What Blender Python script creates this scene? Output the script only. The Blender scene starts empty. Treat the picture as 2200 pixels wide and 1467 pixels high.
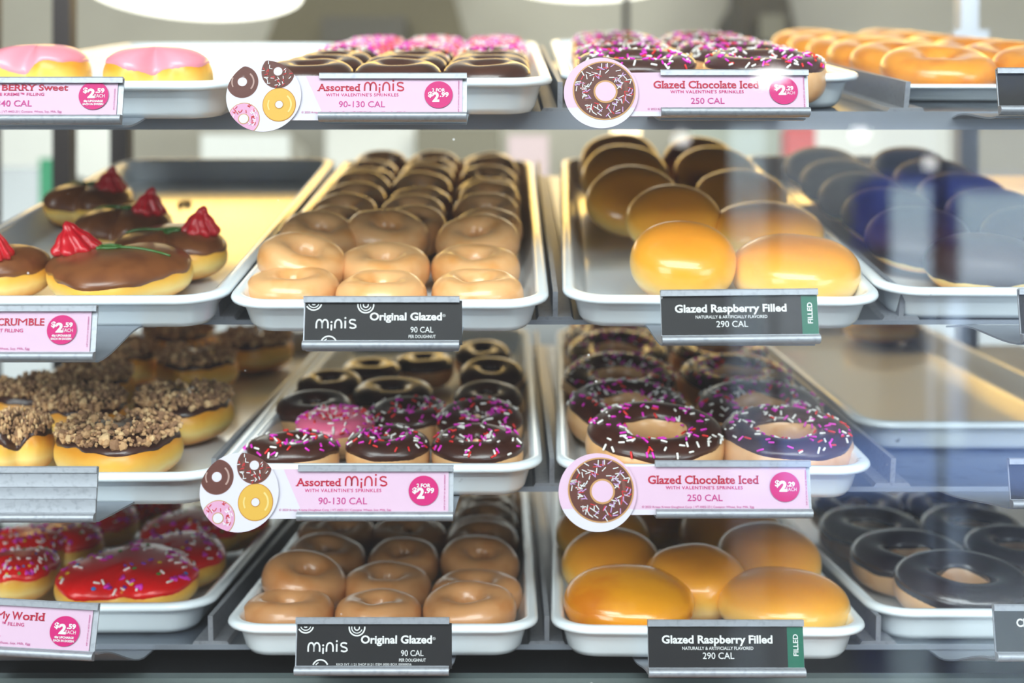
import bpy, math, random
from mathutils import Matrix, Vector

# ------------------------------------------------------------------ scene, camera, light
S = bpy.context.scene
COL = S.collection
W_PX, H_PX, F = 2200.0, 1467.0, 2612.0      # frame and focal length in pixels
CZ = 1.25                                    # camera height
PI = math.pi
rnd = random.Random(7)

cam_d = bpy.data.cameras.new('camera')
cam = bpy.data.objects.new('camera', cam_d); COL.objects.link(cam)
cam.location = (0, 0, CZ); cam.rotation_euler = (PI / 2, 0, 0)
cam_d.sensor_width = 36; cam_d.lens = 36 * F / W_PX; cam_d.clip_start = .02
cam_d.dof.use_dof = True; cam_d.dof.focus_distance = .845; cam_d.dof.aperture_fstop = 3.6
S.camera = cam

S.view_settings.view_transform = 'Standard'; S.view_settings.look = 'None'
S.view_settings.gamma = 1; S.view_settings.exposure = 0.08
S.view_settings.use_curve_mapping = False
cy = S.cycles
cy.use_denoising = True; cy.max_bounces = 7; cy.diffuse_bounces = 4; cy.glossy_bounces = 4
cy.transmission_bounces = 4; cy.transparent_max_bounces = 16
cy.sample_clamp_indirect = 6; cy.caustics_reflective = False; cy.caustics_refractive = False

wd = bpy.data.worlds.new('sky'); S.world = wd; wd.use_nodes = True
bg = wd.node_tree.nodes['Background']
bg.inputs[0].default_value = (.62, .80, 1.0, 1); bg.inputs[1].default_value = 32.0

def area(name, loc, target, sx, sy, power, color):
    l = bpy.data.lights.new(name, 'AREA'); l.shape = 'RECTANGLE'; l.size = sx; l.size_y = sy
    l.energy = power; l.color = color
    o = bpy.data.objects.new(name, l); COL.objects.link(o); o.location = loc
    o.rotation_euler = (Vector(target) - Vector(loc)).to_track_quat('-Z', 'Y').to_euler()
    return o
# hall skylight, plus added unseen fill panels high behind and at both sides
area('clerestory_daylight', (-.2, -3.3, CZ + 1.86), (0, 1.0, CZ - .05), 6.0, .5, 225, (.90, .96, 1.0))
area('skylight', (-.35, -1.15, CZ + 1.80), (-.05, .9, CZ - .1), 3.6, 1.2, 165, (.92, .97, 1.0))
area('left_window_daylight', (-4.38, -2.6, CZ + .1), (0, 1.0, CZ), 4.4, 2.2, 250, (.88, .95, 1.0))
area('right_window_daylight', (4.38, -2.6, CZ + .1), (0, 1.0, CZ), 4.4, 2.2, 200, (.86, .94, 1.0))
# ceiling light of the kitchen behind the case, and the warm lamps over the rear counter
area('kitchen_ceiling_light', (0, 3.3, CZ + 1.75), (0, 3.4, 0), 4.5, 1.2, 14, (1, .93, .82))
area('rear_counter_warm_light', (0, 2.75, CZ + .98), (0, 1.2, CZ + .05), 2.6, .22, 12, (1, .60, .13))

# ------------------------------------------------------------------ helpers
def lin(c):
    c = c / 255.0
    return c / 12.92 if c <= .04045 else ((c + .055) / 1.055) ** 2.4
def rgb(r, g, b): return (lin(r), lin(g), lin(b), 1)

def link(name, me, parent=None):
    o = bpy.data.objects.new(name, me); COL.objects.link(o)
    if parent is not None: o.parent = parent
    return o
def tag(o, label=None, cat=None, group=None, kind=None):
    if label: o['label'] = label
    if cat: o['category'] = cat
    if group: o['group'] = group
    if kind: o['kind'] = kind
    return o
def empty(name, mat=None):
    o = bpy.data.objects.new(name, None); COL.objects.link(o); o.empty_display_size = .02
    if mat is not None: o.matrix_world = mat
    return o

class MB:
    def __init__(s): s.v = []; s.f = []; s.m = []; s.mats = []
    def mi(s, mat):
        if mat not in s.mats: s.mats.append(mat)
        return s.mats.index(mat)
    def add(s, vs, fs, mat, M=None):
        b = len(s.v); k = s.mi(mat)
        for p in vs:
            p = Vector(p)
            s.v.append(M @ p if M is not None else p)
        for f in fs: s.f.append([i + b for i in f]); s.m.append(k)
    def box(s, x0, x1, y0, y1, z0, z1, mat, M=None):
        s.add([(x0,y0,z0),(x1,y0,z0),(x1,y1,z0),(x0,y1,z0),(x0,y0,z1),(x1,y0,z1),(x1,y1,z1),(x0,y1,z1)],
              [(0,3,2,1),(4,5,6,7),(0,1,5,4),(1,2,6,5),(2,3,7,6),(3,0,4,7)], mat, M)
    def grid(s, fn, na, nb, mat, closed_a=True, closed_b=False, cap0=False, cap1=False):
        vs = [fn(i, j) for j in range(nb) for i in range(na)]
        fs = []
        for j in range(nb if closed_b else nb - 1):
            for i in range(na if closed_a else na - 1):
                i2 = (i + 1) % na; j2 = (j + 1) % nb
                fs.append((j*na+i, j*na+i2, j2*na+i2, j2*na+i))
        if cap0: fs.append(tuple(range(na - 1, -1, -1)))
        if cap1: fs.append(tuple((nb - 1) * na + i for i in range(na)))
        s.add(vs, fs, mat)
    def extrude_x(s, prof, x0, x1, mat, M=None):
        n = len(prof)
        vs = [(x0, p[0], p[1]) for p in prof] + [(x1, p[0], p[1]) for p in prof]
        fs = [(i, (i+1) % n, n + (i+1) % n, n + i) for i in range(n)] + [tuple(range(n-1,-1,-1)), tuple(range(n, 2*n))]
        s.add(vs, fs, mat, M)
    def tube(s, pts, r, mat, n=8, M=None, taper=None):
        vs = []; fs = []
        pts = [Vector(p) for p in pts]
        for k, p in enumerate(pts):
            d = (pts[min(k+1, len(pts)-1)] - pts[max(k-1, 0)]).normalized()
            up = Vector((0,0,1)) if abs(d.z) < .9 else Vector((1,0,0))
            u = d.cross(up).normalized(); w = u.cross(d)
            rr = r if taper is None else r * taper(k / (len(pts) - 1))
            for i in range(n):
                a = 2*PI*i/n; vs.append(p + u*math.cos(a)*rr + w*math.sin(a)*rr)
        for k in range(len(pts)-1):
            for i in range(n):
                fs.append((k*n+i, k*n+(i+1)%n, (k+1)*n+(i+1)%n, (k+1)*n+i))
        fs.append(tuple(range(n-1,-1,-1))); fs.append(tuple((len(pts)-1)*n+i for i in range(n)))
        s.add(vs, fs, mat, M)
    def mesh(s, name, smooth=True):
        me = bpy.data.meshes.new(name); me.from_pydata([tuple(p) for p in s.v], [], s.f)
        for m in s.mats: me.materials.append(m)
        me.polygons.foreach_set('material_index', s.m)
        me.polygons.foreach_set('use_smooth', [smooth] * len(s.f))
        me.update()
        return me
    def build(s, name, parent=None, smooth=True):
        o = link(name, s.mesh(name, smooth), parent)
        if smooth == 'auto': pass
        return o
def sharp(o, ang=35):
    me = o.data if hasattr(o, 'data') else o
    me.set_sharp_from_angle(angle=math.radians(ang)); return o

def mat(name, col, rough=.5, metal=0, coat=0, coat_r=.1, spec=.5, sss=0, emit=None, es=0,
        noise=None, bump=None, zramp=None, obj_coord=True):
    """noise = (colour2, scale, lo, hi); bump = (scale, strength); zramp = [(pos, colour)] over the height of the mesh"""
    m = bpy.data.materials.new(name); m.use_nodes = True
    nt = m.node_tree; b = nt.nodes['Principled BSDF']
    b.inputs['Base Color'].default_value = col
    b.inputs['Roughness'].default_value = rough; b.inputs['Metallic'].default_value = metal
    b.inputs['Coat Weight'].default_value = coat; b.inputs['Coat Roughness'].default_value = coat_r
    b.inputs['Specular IOR Level'].default_value = spec
    if sss:
        b.inputs['Subsurface Weight'].default_value = sss; b.inputs['Subsurface Scale'].default_value = .006
        b.inputs['Subsurface Radius'].default_value = (1, .5, .25)
    if emit: b.inputs['Emission Color'].default_value = emit; b.inputs['Emission Strength'].default_value = es
    tc = nt.nodes.new('ShaderNodeTexCoord'); src = tc.outputs['Object']
    if noise or bump:
        oi = nt.nodes.new('ShaderNodeObjectInfo'); ad = nt.nodes.new('ShaderNodeVectorMath'); ad.operation = 'ADD'
        nt.links.new(src, ad.inputs[0]); nt.links.new(oi.outputs['Random'], ad.inputs[1]); src = ad.outputs[0]
    cur = None
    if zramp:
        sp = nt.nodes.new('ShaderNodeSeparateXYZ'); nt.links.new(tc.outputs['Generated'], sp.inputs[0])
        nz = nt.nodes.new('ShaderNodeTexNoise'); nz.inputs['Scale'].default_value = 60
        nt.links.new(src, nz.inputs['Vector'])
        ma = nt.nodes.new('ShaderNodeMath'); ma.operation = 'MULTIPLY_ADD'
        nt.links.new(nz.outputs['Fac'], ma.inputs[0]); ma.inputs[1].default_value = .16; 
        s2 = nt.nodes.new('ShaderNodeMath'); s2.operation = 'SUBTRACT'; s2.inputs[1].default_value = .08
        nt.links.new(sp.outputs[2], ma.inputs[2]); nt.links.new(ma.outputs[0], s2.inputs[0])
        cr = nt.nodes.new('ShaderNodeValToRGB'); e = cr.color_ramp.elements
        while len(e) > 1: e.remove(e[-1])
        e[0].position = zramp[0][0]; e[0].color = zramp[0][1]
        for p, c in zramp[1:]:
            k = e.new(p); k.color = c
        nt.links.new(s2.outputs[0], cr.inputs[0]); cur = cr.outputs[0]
    if noise:
        c2, sc, lo, hi = noise
        nz = nt.nodes.new('ShaderNodeTexNoise'); nz.inputs['Scale'].default_value = sc; nz.inputs['Detail'].default_value = 4
        nt.links.new(src, nz.inputs['Vector'])
        mr = nt.nodes.new('ShaderNodeMapRange'); mr.inputs[1].default_value = lo; mr.inputs[2].default_value = hi
        nt.links.new(nz.outputs['Fac'], mr.inputs[0])
        mx = nt.nodes.new('ShaderNodeMix'); mx.data_type = 'RGBA'
        nt.links.new(mr.outputs[0], mx.inputs[0])
        if cur: nt.links.new(cur, mx.inputs[6])
        else: mx.inputs[6].default_value = col
        mx.inputs[7].default_value = c2; cur = mx.outputs[2]
    if cur: nt.links.new(cur, b.inputs['Base Color'])
    if bump:
        nz = nt.nodes.new('ShaderNodeTexNoise'); nz.inputs['Scale'].default_value = bump[0]; nz.inputs['Detail'].default_value = 3
        nt.links.new(src, nz.inputs['Vector'])
        bp = nt.nodes.new('ShaderNodeBump'); bp.inputs['Strength'].default_value = bump[1]; bp.inputs['Distance'].default_value = .002
        nt.links.new(nz.outputs['Fac'], bp.inputs['Height']); nt.links.new(bp.outputs[0], b.inputs['Normal'])
    return m

def pane_material():
    m = bpy.data.materials.new('case_glass'); m.use_nodes = True; nt = m.node_tree; nt.nodes.clear()
    out = nt.nodes.new('ShaderNodeOutputMaterial')
    tr = nt.nodes.new('ShaderNodeBsdfTransparent'); tr.inputs[0].default_value = (.985, 1, .995, 1)
    gl = nt.nodes.new('ShaderNodeBsdfGlossy'); gl.inputs['Roughness'].default_value = 0.0
    mx = nt.nodes.new('ShaderNodeMixShader'); mx.inputs[0].default_value = .05
    nt.links.new(tr.outputs[0], mx.inputs[1]); nt.links.new(gl.outputs[0], mx.inputs[2])
    # dust flecks and a few wiped scratches on the pane
    tc = nt.nodes.new('ShaderNodeTexCoord')
    vo = nt.nodes.new('ShaderNodeTexVoronoi'); vo.inputs['Scale'].default_value = 62
    nt.links.new(tc.outputs['Object'], vo.inputs['Vector'])
    wn = nt.nodes.new('ShaderNodeTexWhiteNoise'); nt.links.new(vo.outputs['Position'], wn.inputs['Vector'])
    pw = nt.nodes.new('ShaderNodeMath'); pw.operation = 'POWER'; pw.inputs[1].default_value = 6
    nt.links.new(wn.outputs['Value'], pw.inputs[0])
    mm = nt.nodes.new('ShaderNodeMath'); mm.operation = 'MULTIPLY'; mm.inputs[1].default_value = .045
    nt.links.new(pw.outputs[0], mm.inputs[0])
    lt = nt.nodes.new('ShaderNodeMath'); lt.operation = 'LESS_THAN'
    nt.links.new(vo.outputs['Distance'], lt.inputs[0]); nt.links.new(mm.outputs[0], lt.inputs[1])
    m5 = nt.nodes.new('ShaderNodeMath'); m5.operation = 'MULTIPLY'; m5.inputs[1].default_value = .55
    nt.links.new(lt.outputs[0], m5.inputs[0])
    a5 = nt.nodes.new('ShaderNodeMath'); a5.operation = 'ADD'; a5.inputs[1].default_value = .004
    nt.links.new(m5.outputs[0], a5.inputs[0])
    df = nt.nodes.new('ShaderNodeBsdfDiffuse'); df.inputs[0].default_value = (.85, .85, .85, 1)
    m2 = nt.nodes.new('ShaderNodeMixShader')
    nt.links.new(a5.outputs[0], m2.inputs[0]); nt.links.new(mx.outputs[0], m2.inputs[1]); nt.links.new(df.outputs[0], m2.inputs[2])
    nt.links.new(m2.outputs[0], out.inputs[0])
    return m

# ------------------------------------------------------------------ materials
M = {}
M['enamel'] = mat('tray_enamel', rgb(234, 242, 247), .24, 0, .5, .08, noise=(rgb(140, 144, 150), 70, .73, .80))
M['alu'] = mat('brushed_aluminium', rgb(150, 153, 160), .45, .45, noise=(rgb(128, 130, 136), 300, .50, .8), bump=(500, .05))
M['alu_dark'] = mat('shelf_metal', rgb(112, 120, 132), .30, .75, noise=(rgb(90, 96, 106), 40, .5, .7))
M['alu_lip'] = mat('shelf_edge_metal', rgb(150, 156, 166), .45, .55)
M['black_deck'] = mat('black_case_base', rgb(7, 8, 11), .7, 0, spec=.1, noise=(rgb(30, 32, 36), 90, .70, .8))
M['rail'] = mat('grey_green_rail', rgb(92, 104, 104), .5, .2)
M['wood'] = mat('brown_counter_edge', rgb(150, 108, 84), .5, 0, noise=(rgb(120, 84, 64), 30, .4, .7))
M['post_dark'] = mat('dark_bronze_post', rgb(58, 50, 48), .5, .2)
M['post_pale'] = mat('pale_steel_post', rgb(190, 196, 204), .4, .3)
M['glass'] = pane_material()

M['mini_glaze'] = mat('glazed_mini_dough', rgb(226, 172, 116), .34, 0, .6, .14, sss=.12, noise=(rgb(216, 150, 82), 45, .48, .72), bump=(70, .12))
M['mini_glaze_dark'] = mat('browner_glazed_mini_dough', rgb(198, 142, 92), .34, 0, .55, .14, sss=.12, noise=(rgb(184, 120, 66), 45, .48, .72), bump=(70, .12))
M['bun_amber'] = mat('amber_filled_dough', rgb(230, 152, 26), .26, 0, .7, .1, sss=.12, noise=(rgb(206, 118, 16), 30, .45, .7), bump=(80, .22))
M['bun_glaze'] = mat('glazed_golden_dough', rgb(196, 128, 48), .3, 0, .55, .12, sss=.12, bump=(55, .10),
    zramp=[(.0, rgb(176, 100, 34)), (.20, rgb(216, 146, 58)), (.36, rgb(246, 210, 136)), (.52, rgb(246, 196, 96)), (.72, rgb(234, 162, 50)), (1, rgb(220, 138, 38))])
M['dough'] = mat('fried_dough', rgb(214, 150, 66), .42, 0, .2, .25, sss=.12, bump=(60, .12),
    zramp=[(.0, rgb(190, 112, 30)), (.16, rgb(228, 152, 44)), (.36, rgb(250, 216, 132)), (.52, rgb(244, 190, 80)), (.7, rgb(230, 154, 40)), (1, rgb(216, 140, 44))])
M['ring_dough'] = mat('glazed_ring_dough', rgb(226, 178, 126), .36, 0, .35, .18, sss=.12, noise=(rgb(214, 154, 92), 45, .48, .72), bump=(70, .12))
M['amber_glaze'] = mat('amber_glazed_dough', rgb(222, 142, 36), .3, 0, .5, .14, sss=.12, noise=(rgb(196, 108, 20), 40, .45, .7), bump=(70, .15))
M['choc'] = mat('dark_chocolate_icing', rgb(66, 34, 24), .3, 0, .35, .16, noise=(rgb(54, 27, 20), 60, .45, .65), bump=(60, .08))
M['milk_choc'] = mat('milk_chocolate_icing', rgb(122, 72, 38), .34, 0, .3, .2, noise=(rgb(106, 60, 32), 60, .45, .65), bump=(60, .08))
M['black_choc'] = mat('near_black_chocolate_icing', rgb(38, 24, 24), .26, 0, .5, .12)
M['matt_choc'] = mat('matt_chocolate_icing', rgb(50, 28, 24), .5, 0, .08, .3, spec=.3)
M['red_ice'] = mat('red_icing', rgb(222, 12, 10), .28, 0, .3, .12)
M['pink_ice'] = mat('pink_icing', rgb(232, 140, 156), .35, 0, .3, .2)
M['hot_pink_ice'] = mat('bright_pink_icing', rgb(226, 104, 138), .35, 0, .3, .2)
M['rose'] = mat('red_buttercream', rgb(196, 12, 30), .32, 0, .35, .15, sss=.08)
M['green'] = mat('green_icing_gel', rgb(58, 108, 40), .28, 0, .4, .12)
M['s_white'] = mat('white_sprinkle', rgb(240, 236, 230), .4)
M['s_mag'] = mat('magenta_sprinkle', rgb(222, 40, 190), .4)
M['s_red'] = mat('red_sprinkle', rgb(216, 36, 36), .4)
M['s_yel'] = mat('yellow_sprinkle', rgb(238, 200, 40), .4)
M['s_blue'] = mat('blue_sprinkle', rgb(40, 120, 200), .4)
M['s_green'] = mat('green_sprinkle', rgb(60, 160, 70), .4)
M['s_org'] = mat('orange_sprinkle', rgb(240, 120, 30), .4)
M['s_pur'] = mat('purple_sprinkle', rgb(110, 40, 170), .4)
M['crumb1'] = mat('biscuit_crumb', rgb(208, 164, 118), .8)
M['crumb2'] = mat('brown_crumb', rgb(160, 120, 88), .85)
M['crumb3'] = mat('pale_crumb', rgb(232, 194, 144), .8)

def ink(n, c, rough=.45):
    c = (c[0]*.58, c[1]*.58, c[2]*.58, 1)
    M[n] = mat('print_' + n, c, rough, 0, .0, .15, spec=.2)
ink('p_lilac', rgb(236, 230, 243)); ink('p_pink', rgb(242, 204, 230)); ink('p_pinkw', rgb(246, 216, 236)); ink('p_red', rgb(200, 20, 60)); ink('p_mag', rgb(222, 24, 124))
ink('p_magl', rgb(214, 70, 150)); ink('p_white', rgb(250, 250, 250)); ink('p_black', rgb(34, 33, 36)); ink('p_green', rgb(20, 112, 88))
ink('p_choc', rgb(104, 52, 42)); ink('p_choc2', rgb(128, 78, 66)); ink('p_tan', rgb(214, 160, 100)); ink('p_gold', rgb(238, 186, 72)); ink('p_gold2', rgb(250, 222, 140))
ink('p_ipink', rgb(236, 172, 208)); ink('p_gold3', rgb(206, 140, 40)); ink('p_sred', rgb(220, 40, 48)); ink('p_slil', rgb(220, 170, 230)); ink('p_hl', rgb(196, 160, 150))

# ------------------------------------------------------------------ rows: the four tilted tray levels
class Row:
    def __init__(s, name, D, yf, vp):
        s.name = name; s.tilt = math.atan((733.5 - vp) / F)
        s.P = Vector((0, D, CZ + (733.5 - yf) / F * D))      # middle of the tray rims' front
        s.u = Vector((0, math.cos(s.tilt), math.sin(s.tilt))); s.n = Vector((0, -math.sin(s.tilt), math.cos(s.tilt)))
        s.B = Matrix(((1, 0, 0), (0, s.u.y, s.n.y), (0, s.u.z, s.n.z))).to_4x4()
    def hit(s, px, py, h):
        d = Vector(((px - 1100) / F, 1, (733.5 - py) / F)); o = Vector((0, 0, CZ))
        t = s.n.dot(s.P + s.n * h - o) / s.n.dot(d)
        return o + d * t
    def pt(s, x, u, h): return s.P + Vector((x, 0, 0)) + s.u * u + s.n * h
ROWS = {1: Row('top', .880, 168, -20), 2: Row('second', .872, 645, -80), 3: Row('third', .883, 1003, 300), 4: Row('bottom', .890, 1345, 570)}
FLOOR = -.0255      # tray floor below its rim
SHELF = -.0283      # shelf top below the rim plane
TL, TW = .66, .235

# ------------------------------------------------------------------ trays
def make_tray_mesh():
    prof = [(.0215,-.0255),(.0190,-.0248),(.0165,-.0215),(.0105,-.004),(.0095,-.0010),(.0070,0),(.0032,0),(.0010,-.0011),
            (0,-.0034),(.0008,-.0056),(.0035,-.0066),(.0075,-.0064),(.0090,-.009),(.0128,-.0225),(.0160,-.0268),(.0215,-.0280)]
    NC = 9
    def ring(ins):
        r = max(.032 - ins * .8, .01); w = TW/2 - ins; pts = []
        for (cx, cyy, a0) in ((w-r, ins+r, -90), (w-r, TL-ins-r, 0), (-w+r, TL-ins-r, 90), (-w+r, ins+r, 180)):
            for k in range(NC):
                a = math.radians(a0 + 90*k/(NC-1)); pts.append((cx + r*math.cos(a), cyy + r*math.sin(a)))
        return pts
    rings = [ring(i) for i, z in prof]
    mb = MB(); n = len(rings[0])
    mb.grid(lambda i, j: (rings[j][i][0], rings[j][i][1], prof[j][1]), n, len(prof), M['enamel'], cap0=True, cap1=True)
    mb.f[-1] = list(reversed(mb.f[-1])); mb.f[-2] = list(reversed(mb.f[-2]))
    return mb.mesh('baking_tray')
tray_me = make_tray_mesh()
tray_me.set_sharp_from_angle(angle=math.radians(50))
TR = []
def tray(row, px, py, yaw, label, zs=1.0, xs=1.0):
    r = ROWS[row]; hh = SHELF + .0001 + .028*zs; p = r.hit(px, py, hh)
    o = link('baking_tray', tray_me)
    o.matrix_world = Matrix.Translation(p) @ r.B @ Matrix.Rotation(math.radians(-yaw), 4, 'Z') @ Matrix.Diagonal((xs, 1, zs, 1))
    tag(o, label, 'tray', 'white baking trays of doughnuts')
    TR.append((row, p.x, (p - r.P - r.n*hh).dot(r.u), math.tan(math.radians(yaw)), TW/2*xs))
    return o
def keep_in(row, c, R):
    """move a doughnut's middle off the tray walls"""
    r = ROWS[row]; u = (c - r.P).dot(r.u); h = (c - r.P).dot(r.n); x = c.x
    t = min((t for t in TR if t[0] == row), key=lambda t: abs(t[1] + (u - t[2])*t[3] - x))
    u2 = min(max(u, t[2] + .0155 + R*.97), t[2] + TL - .014 - R)
    xc = t[1] + (u2 - t[2])*t[3]; m = max(t[4] - .006 - R*.95, 0)
    return r.pt(min(max(x, xc - m), xc + m), u2, h)
TRAYS = [
 (1, 95, 175, -.6, 'white tray of pink iced heart doughnuts on the top shelf', 1, 1.13),
 (1, 842, 168, 0, 'white tray of assorted mini doughnuts on the top shelf'),
 (1, 1535, 158, 1.0, 'white tray of sprinkled chocolate ring doughnuts on the top shelf'),
 (1, 2205, 182, .5, 'tray heaped with amber glazed doughnuts on the top shelf', .55),
 (2, 82, 640, -.6, 'white tray of chocolate heart doughnuts with red icing roses', 1, 1.13),
 (2, 829, 648, 0, 'white tray full of glazed mini doughnuts on the second shelf'),
 (2, 1558, 640, 2.0, 'white tray of golden filled doughnuts on the second shelf'),
 (2, 2240, 622, .8, 'tray of dark chocolate doughnuts on the second shelf'),
 (3, 74, 1020, -.8, 'white tray of crumble topped heart doughnuts on the third shelf', 1, 1.13),
 (3, 822, 1000, 0, 'white tray of chocolate and sprinkled minis on the third shelf'),
 (3, 1542, 1003, 2.0, 'white tray of sprinkled chocolate rings on the third shelf'),
 (3, 2150, 908, .3, 'almost empty tray pushed back on the third shelf'),
 (4, 80, 1300, -.7, 'white tray of red iced heart doughnuts on the bottom shelf', 1, 1.13),
 (4, 814, 1345, 0, 'white tray of glazed mini doughnuts on the bottom shelf'),
 (4, 1530, 1350, 2.0, 'white tray of golden filled doughnuts on the bottom shelf'),
 (4, 2210, 1312, .3, 'tray of dark chocolate iced rings on the bottom shelf'),
]
for t in TRAYS: tray(*t)

# ------------------------------------------------------------------ shelves with tray dividers
SHELF_FRONT = .047
def shelf(row, dividers, lip):
    r = ROWS[row]; root = empty('display_shelf', Matrix.Translation(r.P) @ r.B)
    tag(root, r.name + ' grey metal shelf of the display case, carrying four trays', 'shelf', 'display case shelves')
    mb = MB(); mb.box(-.50, .66, SHELF_FRONT, .70, SHELF - .0022, SHELF, M['alu_dark']); o = mb.build('shelf_plate', root, False)
    mb = MB(); mb.box(-.50, .66, SHELF_FRONT - .002, SHELF_FRONT, SHELF - lip, SHELF + .0003, M['alu_lip']); mb.build('shelf_lip', root, False)
    for px, py in dividers:
        p = r.hit(px, py, SHELF); x = p.x
        mb = MB()
        mb.box(x - .0019, x + .0019, SHELF_FRONT - .001, .68, SHELF, SHELF + .0225, M['alu'])
        prof = [(x - .0145, SHELF), (x + .0145, SHELF), (x + .0125, SHELF + .003), (x - .0125, SHELF + .003)]
        vs = [(q[0], SHELF_FRONT - .0015, q[1]) for q in prof] + [(q[0], .68, q[1]) for q in prof]
        mb.add(vs, [(0,1,2,3),(7,6,5,4),(0,4,5,1),(1,5,6,2),(2,6,7,3),(3,7,4,0)], M['alu'])
        mb.build('tray_divider', root, False)
    return root
shelf(1, [(492, 243), (1203, 240), (1897, 225)], .0135)
shelf(2, [(465, 690), (1193, 690), (1916, 670)], .0032)
shelf(3, [(462, 1045), (1186, 1048), (1905, 1035)], .0036)
shelf(4, [(458, 1378), (1175, 1385), (1887, 1385)], .0036)

# ------------------------------------------------------------------ doughnut shapes
def wob(seed, amp):
    q = random.Random(seed); cs = [(k, amp * q.uniform(.4, 1) / (k ** .7), q.uniform(0, 2*PI)) for k in (2, 3, 4, 5)]
    return lambda a: sum(c * math.sin(k*a + p) for k, c, p in cs)
def spow(v, e): return math.copysign(abs(v) ** e, v)

class Ring:
    def __init__(s, R, rx, rz, seed, amp=.02):
        s.R, s.rx, s.rz = R, rx, rz; s.w1 = wob(seed, amp); s.w2 = wob(seed + 50, amp * 1.6); s.w3 = wob(seed + 99, amp*1.5)
        s.dia = 2*(R + rx); s.H = 2*rz
    def __call__(s, a, b, off=0):
        r = s.R*(1 + s.w3(a)*.5) + (s.rx + off) * spow(math.cos(b), .9); r *= 1 + s.w1(a)
        z = s.rz + (s.rz*(1 + (s.w2(a) if math.sin(b) > 0 else 0)) + off) * spow(math.sin(b), .88)
        return Vector((r*math.cos(a), r*math.sin(a), max(z, 0)))
    def body(s, material, na=44, nb=22):
        mb = MB(); mb.grid(lambda i, j: s(2*PI*i/na, 2*PI*j/nb), na, nb, material, closed_b=True); return mb.mesh('dough')
    def icing(s, material, b_out=22, b_in=150, th=.0016, seed=1, na=48, nb=16, amp=9):
        wo = wob(seed, math.radians(amp)); wi = wob(seed + 5, math.radians(amp))
        def fn(i, j):
            a = 2*PI*i/na; t = j/(nb-1); b0 = math.radians(b_out) + wo(a) + wo(2.7*a)*.3; b1 = math.radians(b_in) + wi(a)
            b = b0 + (b1 - b0)*t; e = min(t, 1-t)*7
            return s(a, b, -.0005 + (th + .0005)*min(1, e)**.5)
        mb = MB(); mb.grid(fn, na, nb, material); return mb.mesh('icing')
    def sample(s, q, lo=32, hi=148, off=.0016):
        a = q.uniform(0, 2*PI); b = math.radians(q.uniform(lo, hi))
        return s.frame(a, b, off)
    def frame(s, a, b, off):
        p = s(a, b, off); e = .02
        ta = (s(a+e, b, off) - p).normalized(); tb = (s(a, b+e, off) - p).normalized()
        n = ta.cross(tb).normalized()
        c = Vector((s.R*math.cos(a), s.R*math.sin(a), s.rz))
        if n.dot(p - c) < 0: n = -n
        return p, ta, n

class Bun:
    """filled doughnut; heart > 0 gives a heart outline (notch towards +y, point towards -y)"""
    def __init__(s, R, H, seed, heart=0, amp=.025, e=.72):
        s.Rr, s.H, s.heart, s.e = R, H, heart, e; s.w1 = wob(seed, amp); s.w2 = wob(seed + 31, amp*1.3); s.dia = 2*R
    def out(s, a):
        r = 1 + s.w1(a)
        if s.heart:
            d = (a - PI/2 + PI) % (2*PI) - PI; g = (a + PI/2 + PI) % (2*PI) - PI
            r *= 1 - .34*s.heart*math.exp(-(d/.34)**2) + .15*s.heart*math.exp(-(g/.42)**2) - .10*s.heart*math.exp(-((abs(g)-1.05)/.5)**2)
        return r
    def __call__(s, a, t, off=0):
        ph = t*PI; sr = abs(math.sin(ph))**s.e; c = spow(math.cos(ph), .86)
        r = s.Rr*s.out(a)*sr
        hz = s.H/2; z = hz + hz*c*(1 + s.w2(a)*sr*.8)
        if s.heart:
            d = (a - PI/2 + PI) % (2*PI) - PI
            z *= 1 - .30*s.heart*math.exp(-(d/.30)**2)*sr**1.5
        n = Vector((math.cos(a)*math.sin(ph), math.sin(a)*math.sin(ph), math.cos(ph)))
        p = Vector((r*math.cos(a), r*math.sin(a), z)) + n*off
        if off == 0: p.z = max(p.z, 0)
        return p
    def body(s, material, na=48, nb=26):
        mb = MB()
        mb.grid(lambda i, j: s(2*PI*i/na, .012 + .976*j/(nb-1)), na, nb, material, cap0=True, cap1=True)
        mb.f = [list(reversed(f)) for f in mb.f]
        return mb.mesh('dough')
    def icing(s, material, te=.43, th=.0018, seed=1, na=56, nb=18, amp=.035):
        w = wob(seed, amp); w9 = wob(seed+3, amp*.6)
        def fn(i, j):
            a = 2*PI*i/na; tt = j/(nb-1); t = .012 + (te + w(a) + w9(3*a) - .012)*tt
            return s(a, t, -.0006 + (th + .0006)*min(1, (1-tt)*6)**.5)
        mb = MB(); mb.grid(fn, na, nb, material, cap0=True); mb.f = [list(reversed(f)) for f in mb.f]
        return mb.mesh('icing')
    def frame(s, a, t, off):
        p = s(a, t, off); e = .02
        ta = (s(a+e, t, off) - p).normalized(); tb = (s(a, t+e, off) - p).normalized(); n = ta.cross(tb).normalized()
        if n.z < 0: n = -n
        return p, ta, n
    def sample(s, q, lo=.03, hi=.38, off=.0018):
        return s.frame(q.uniform(0, 2*PI), hi*math.sqrt(q.uniform((lo/hi)**2, 1)), off)

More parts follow.
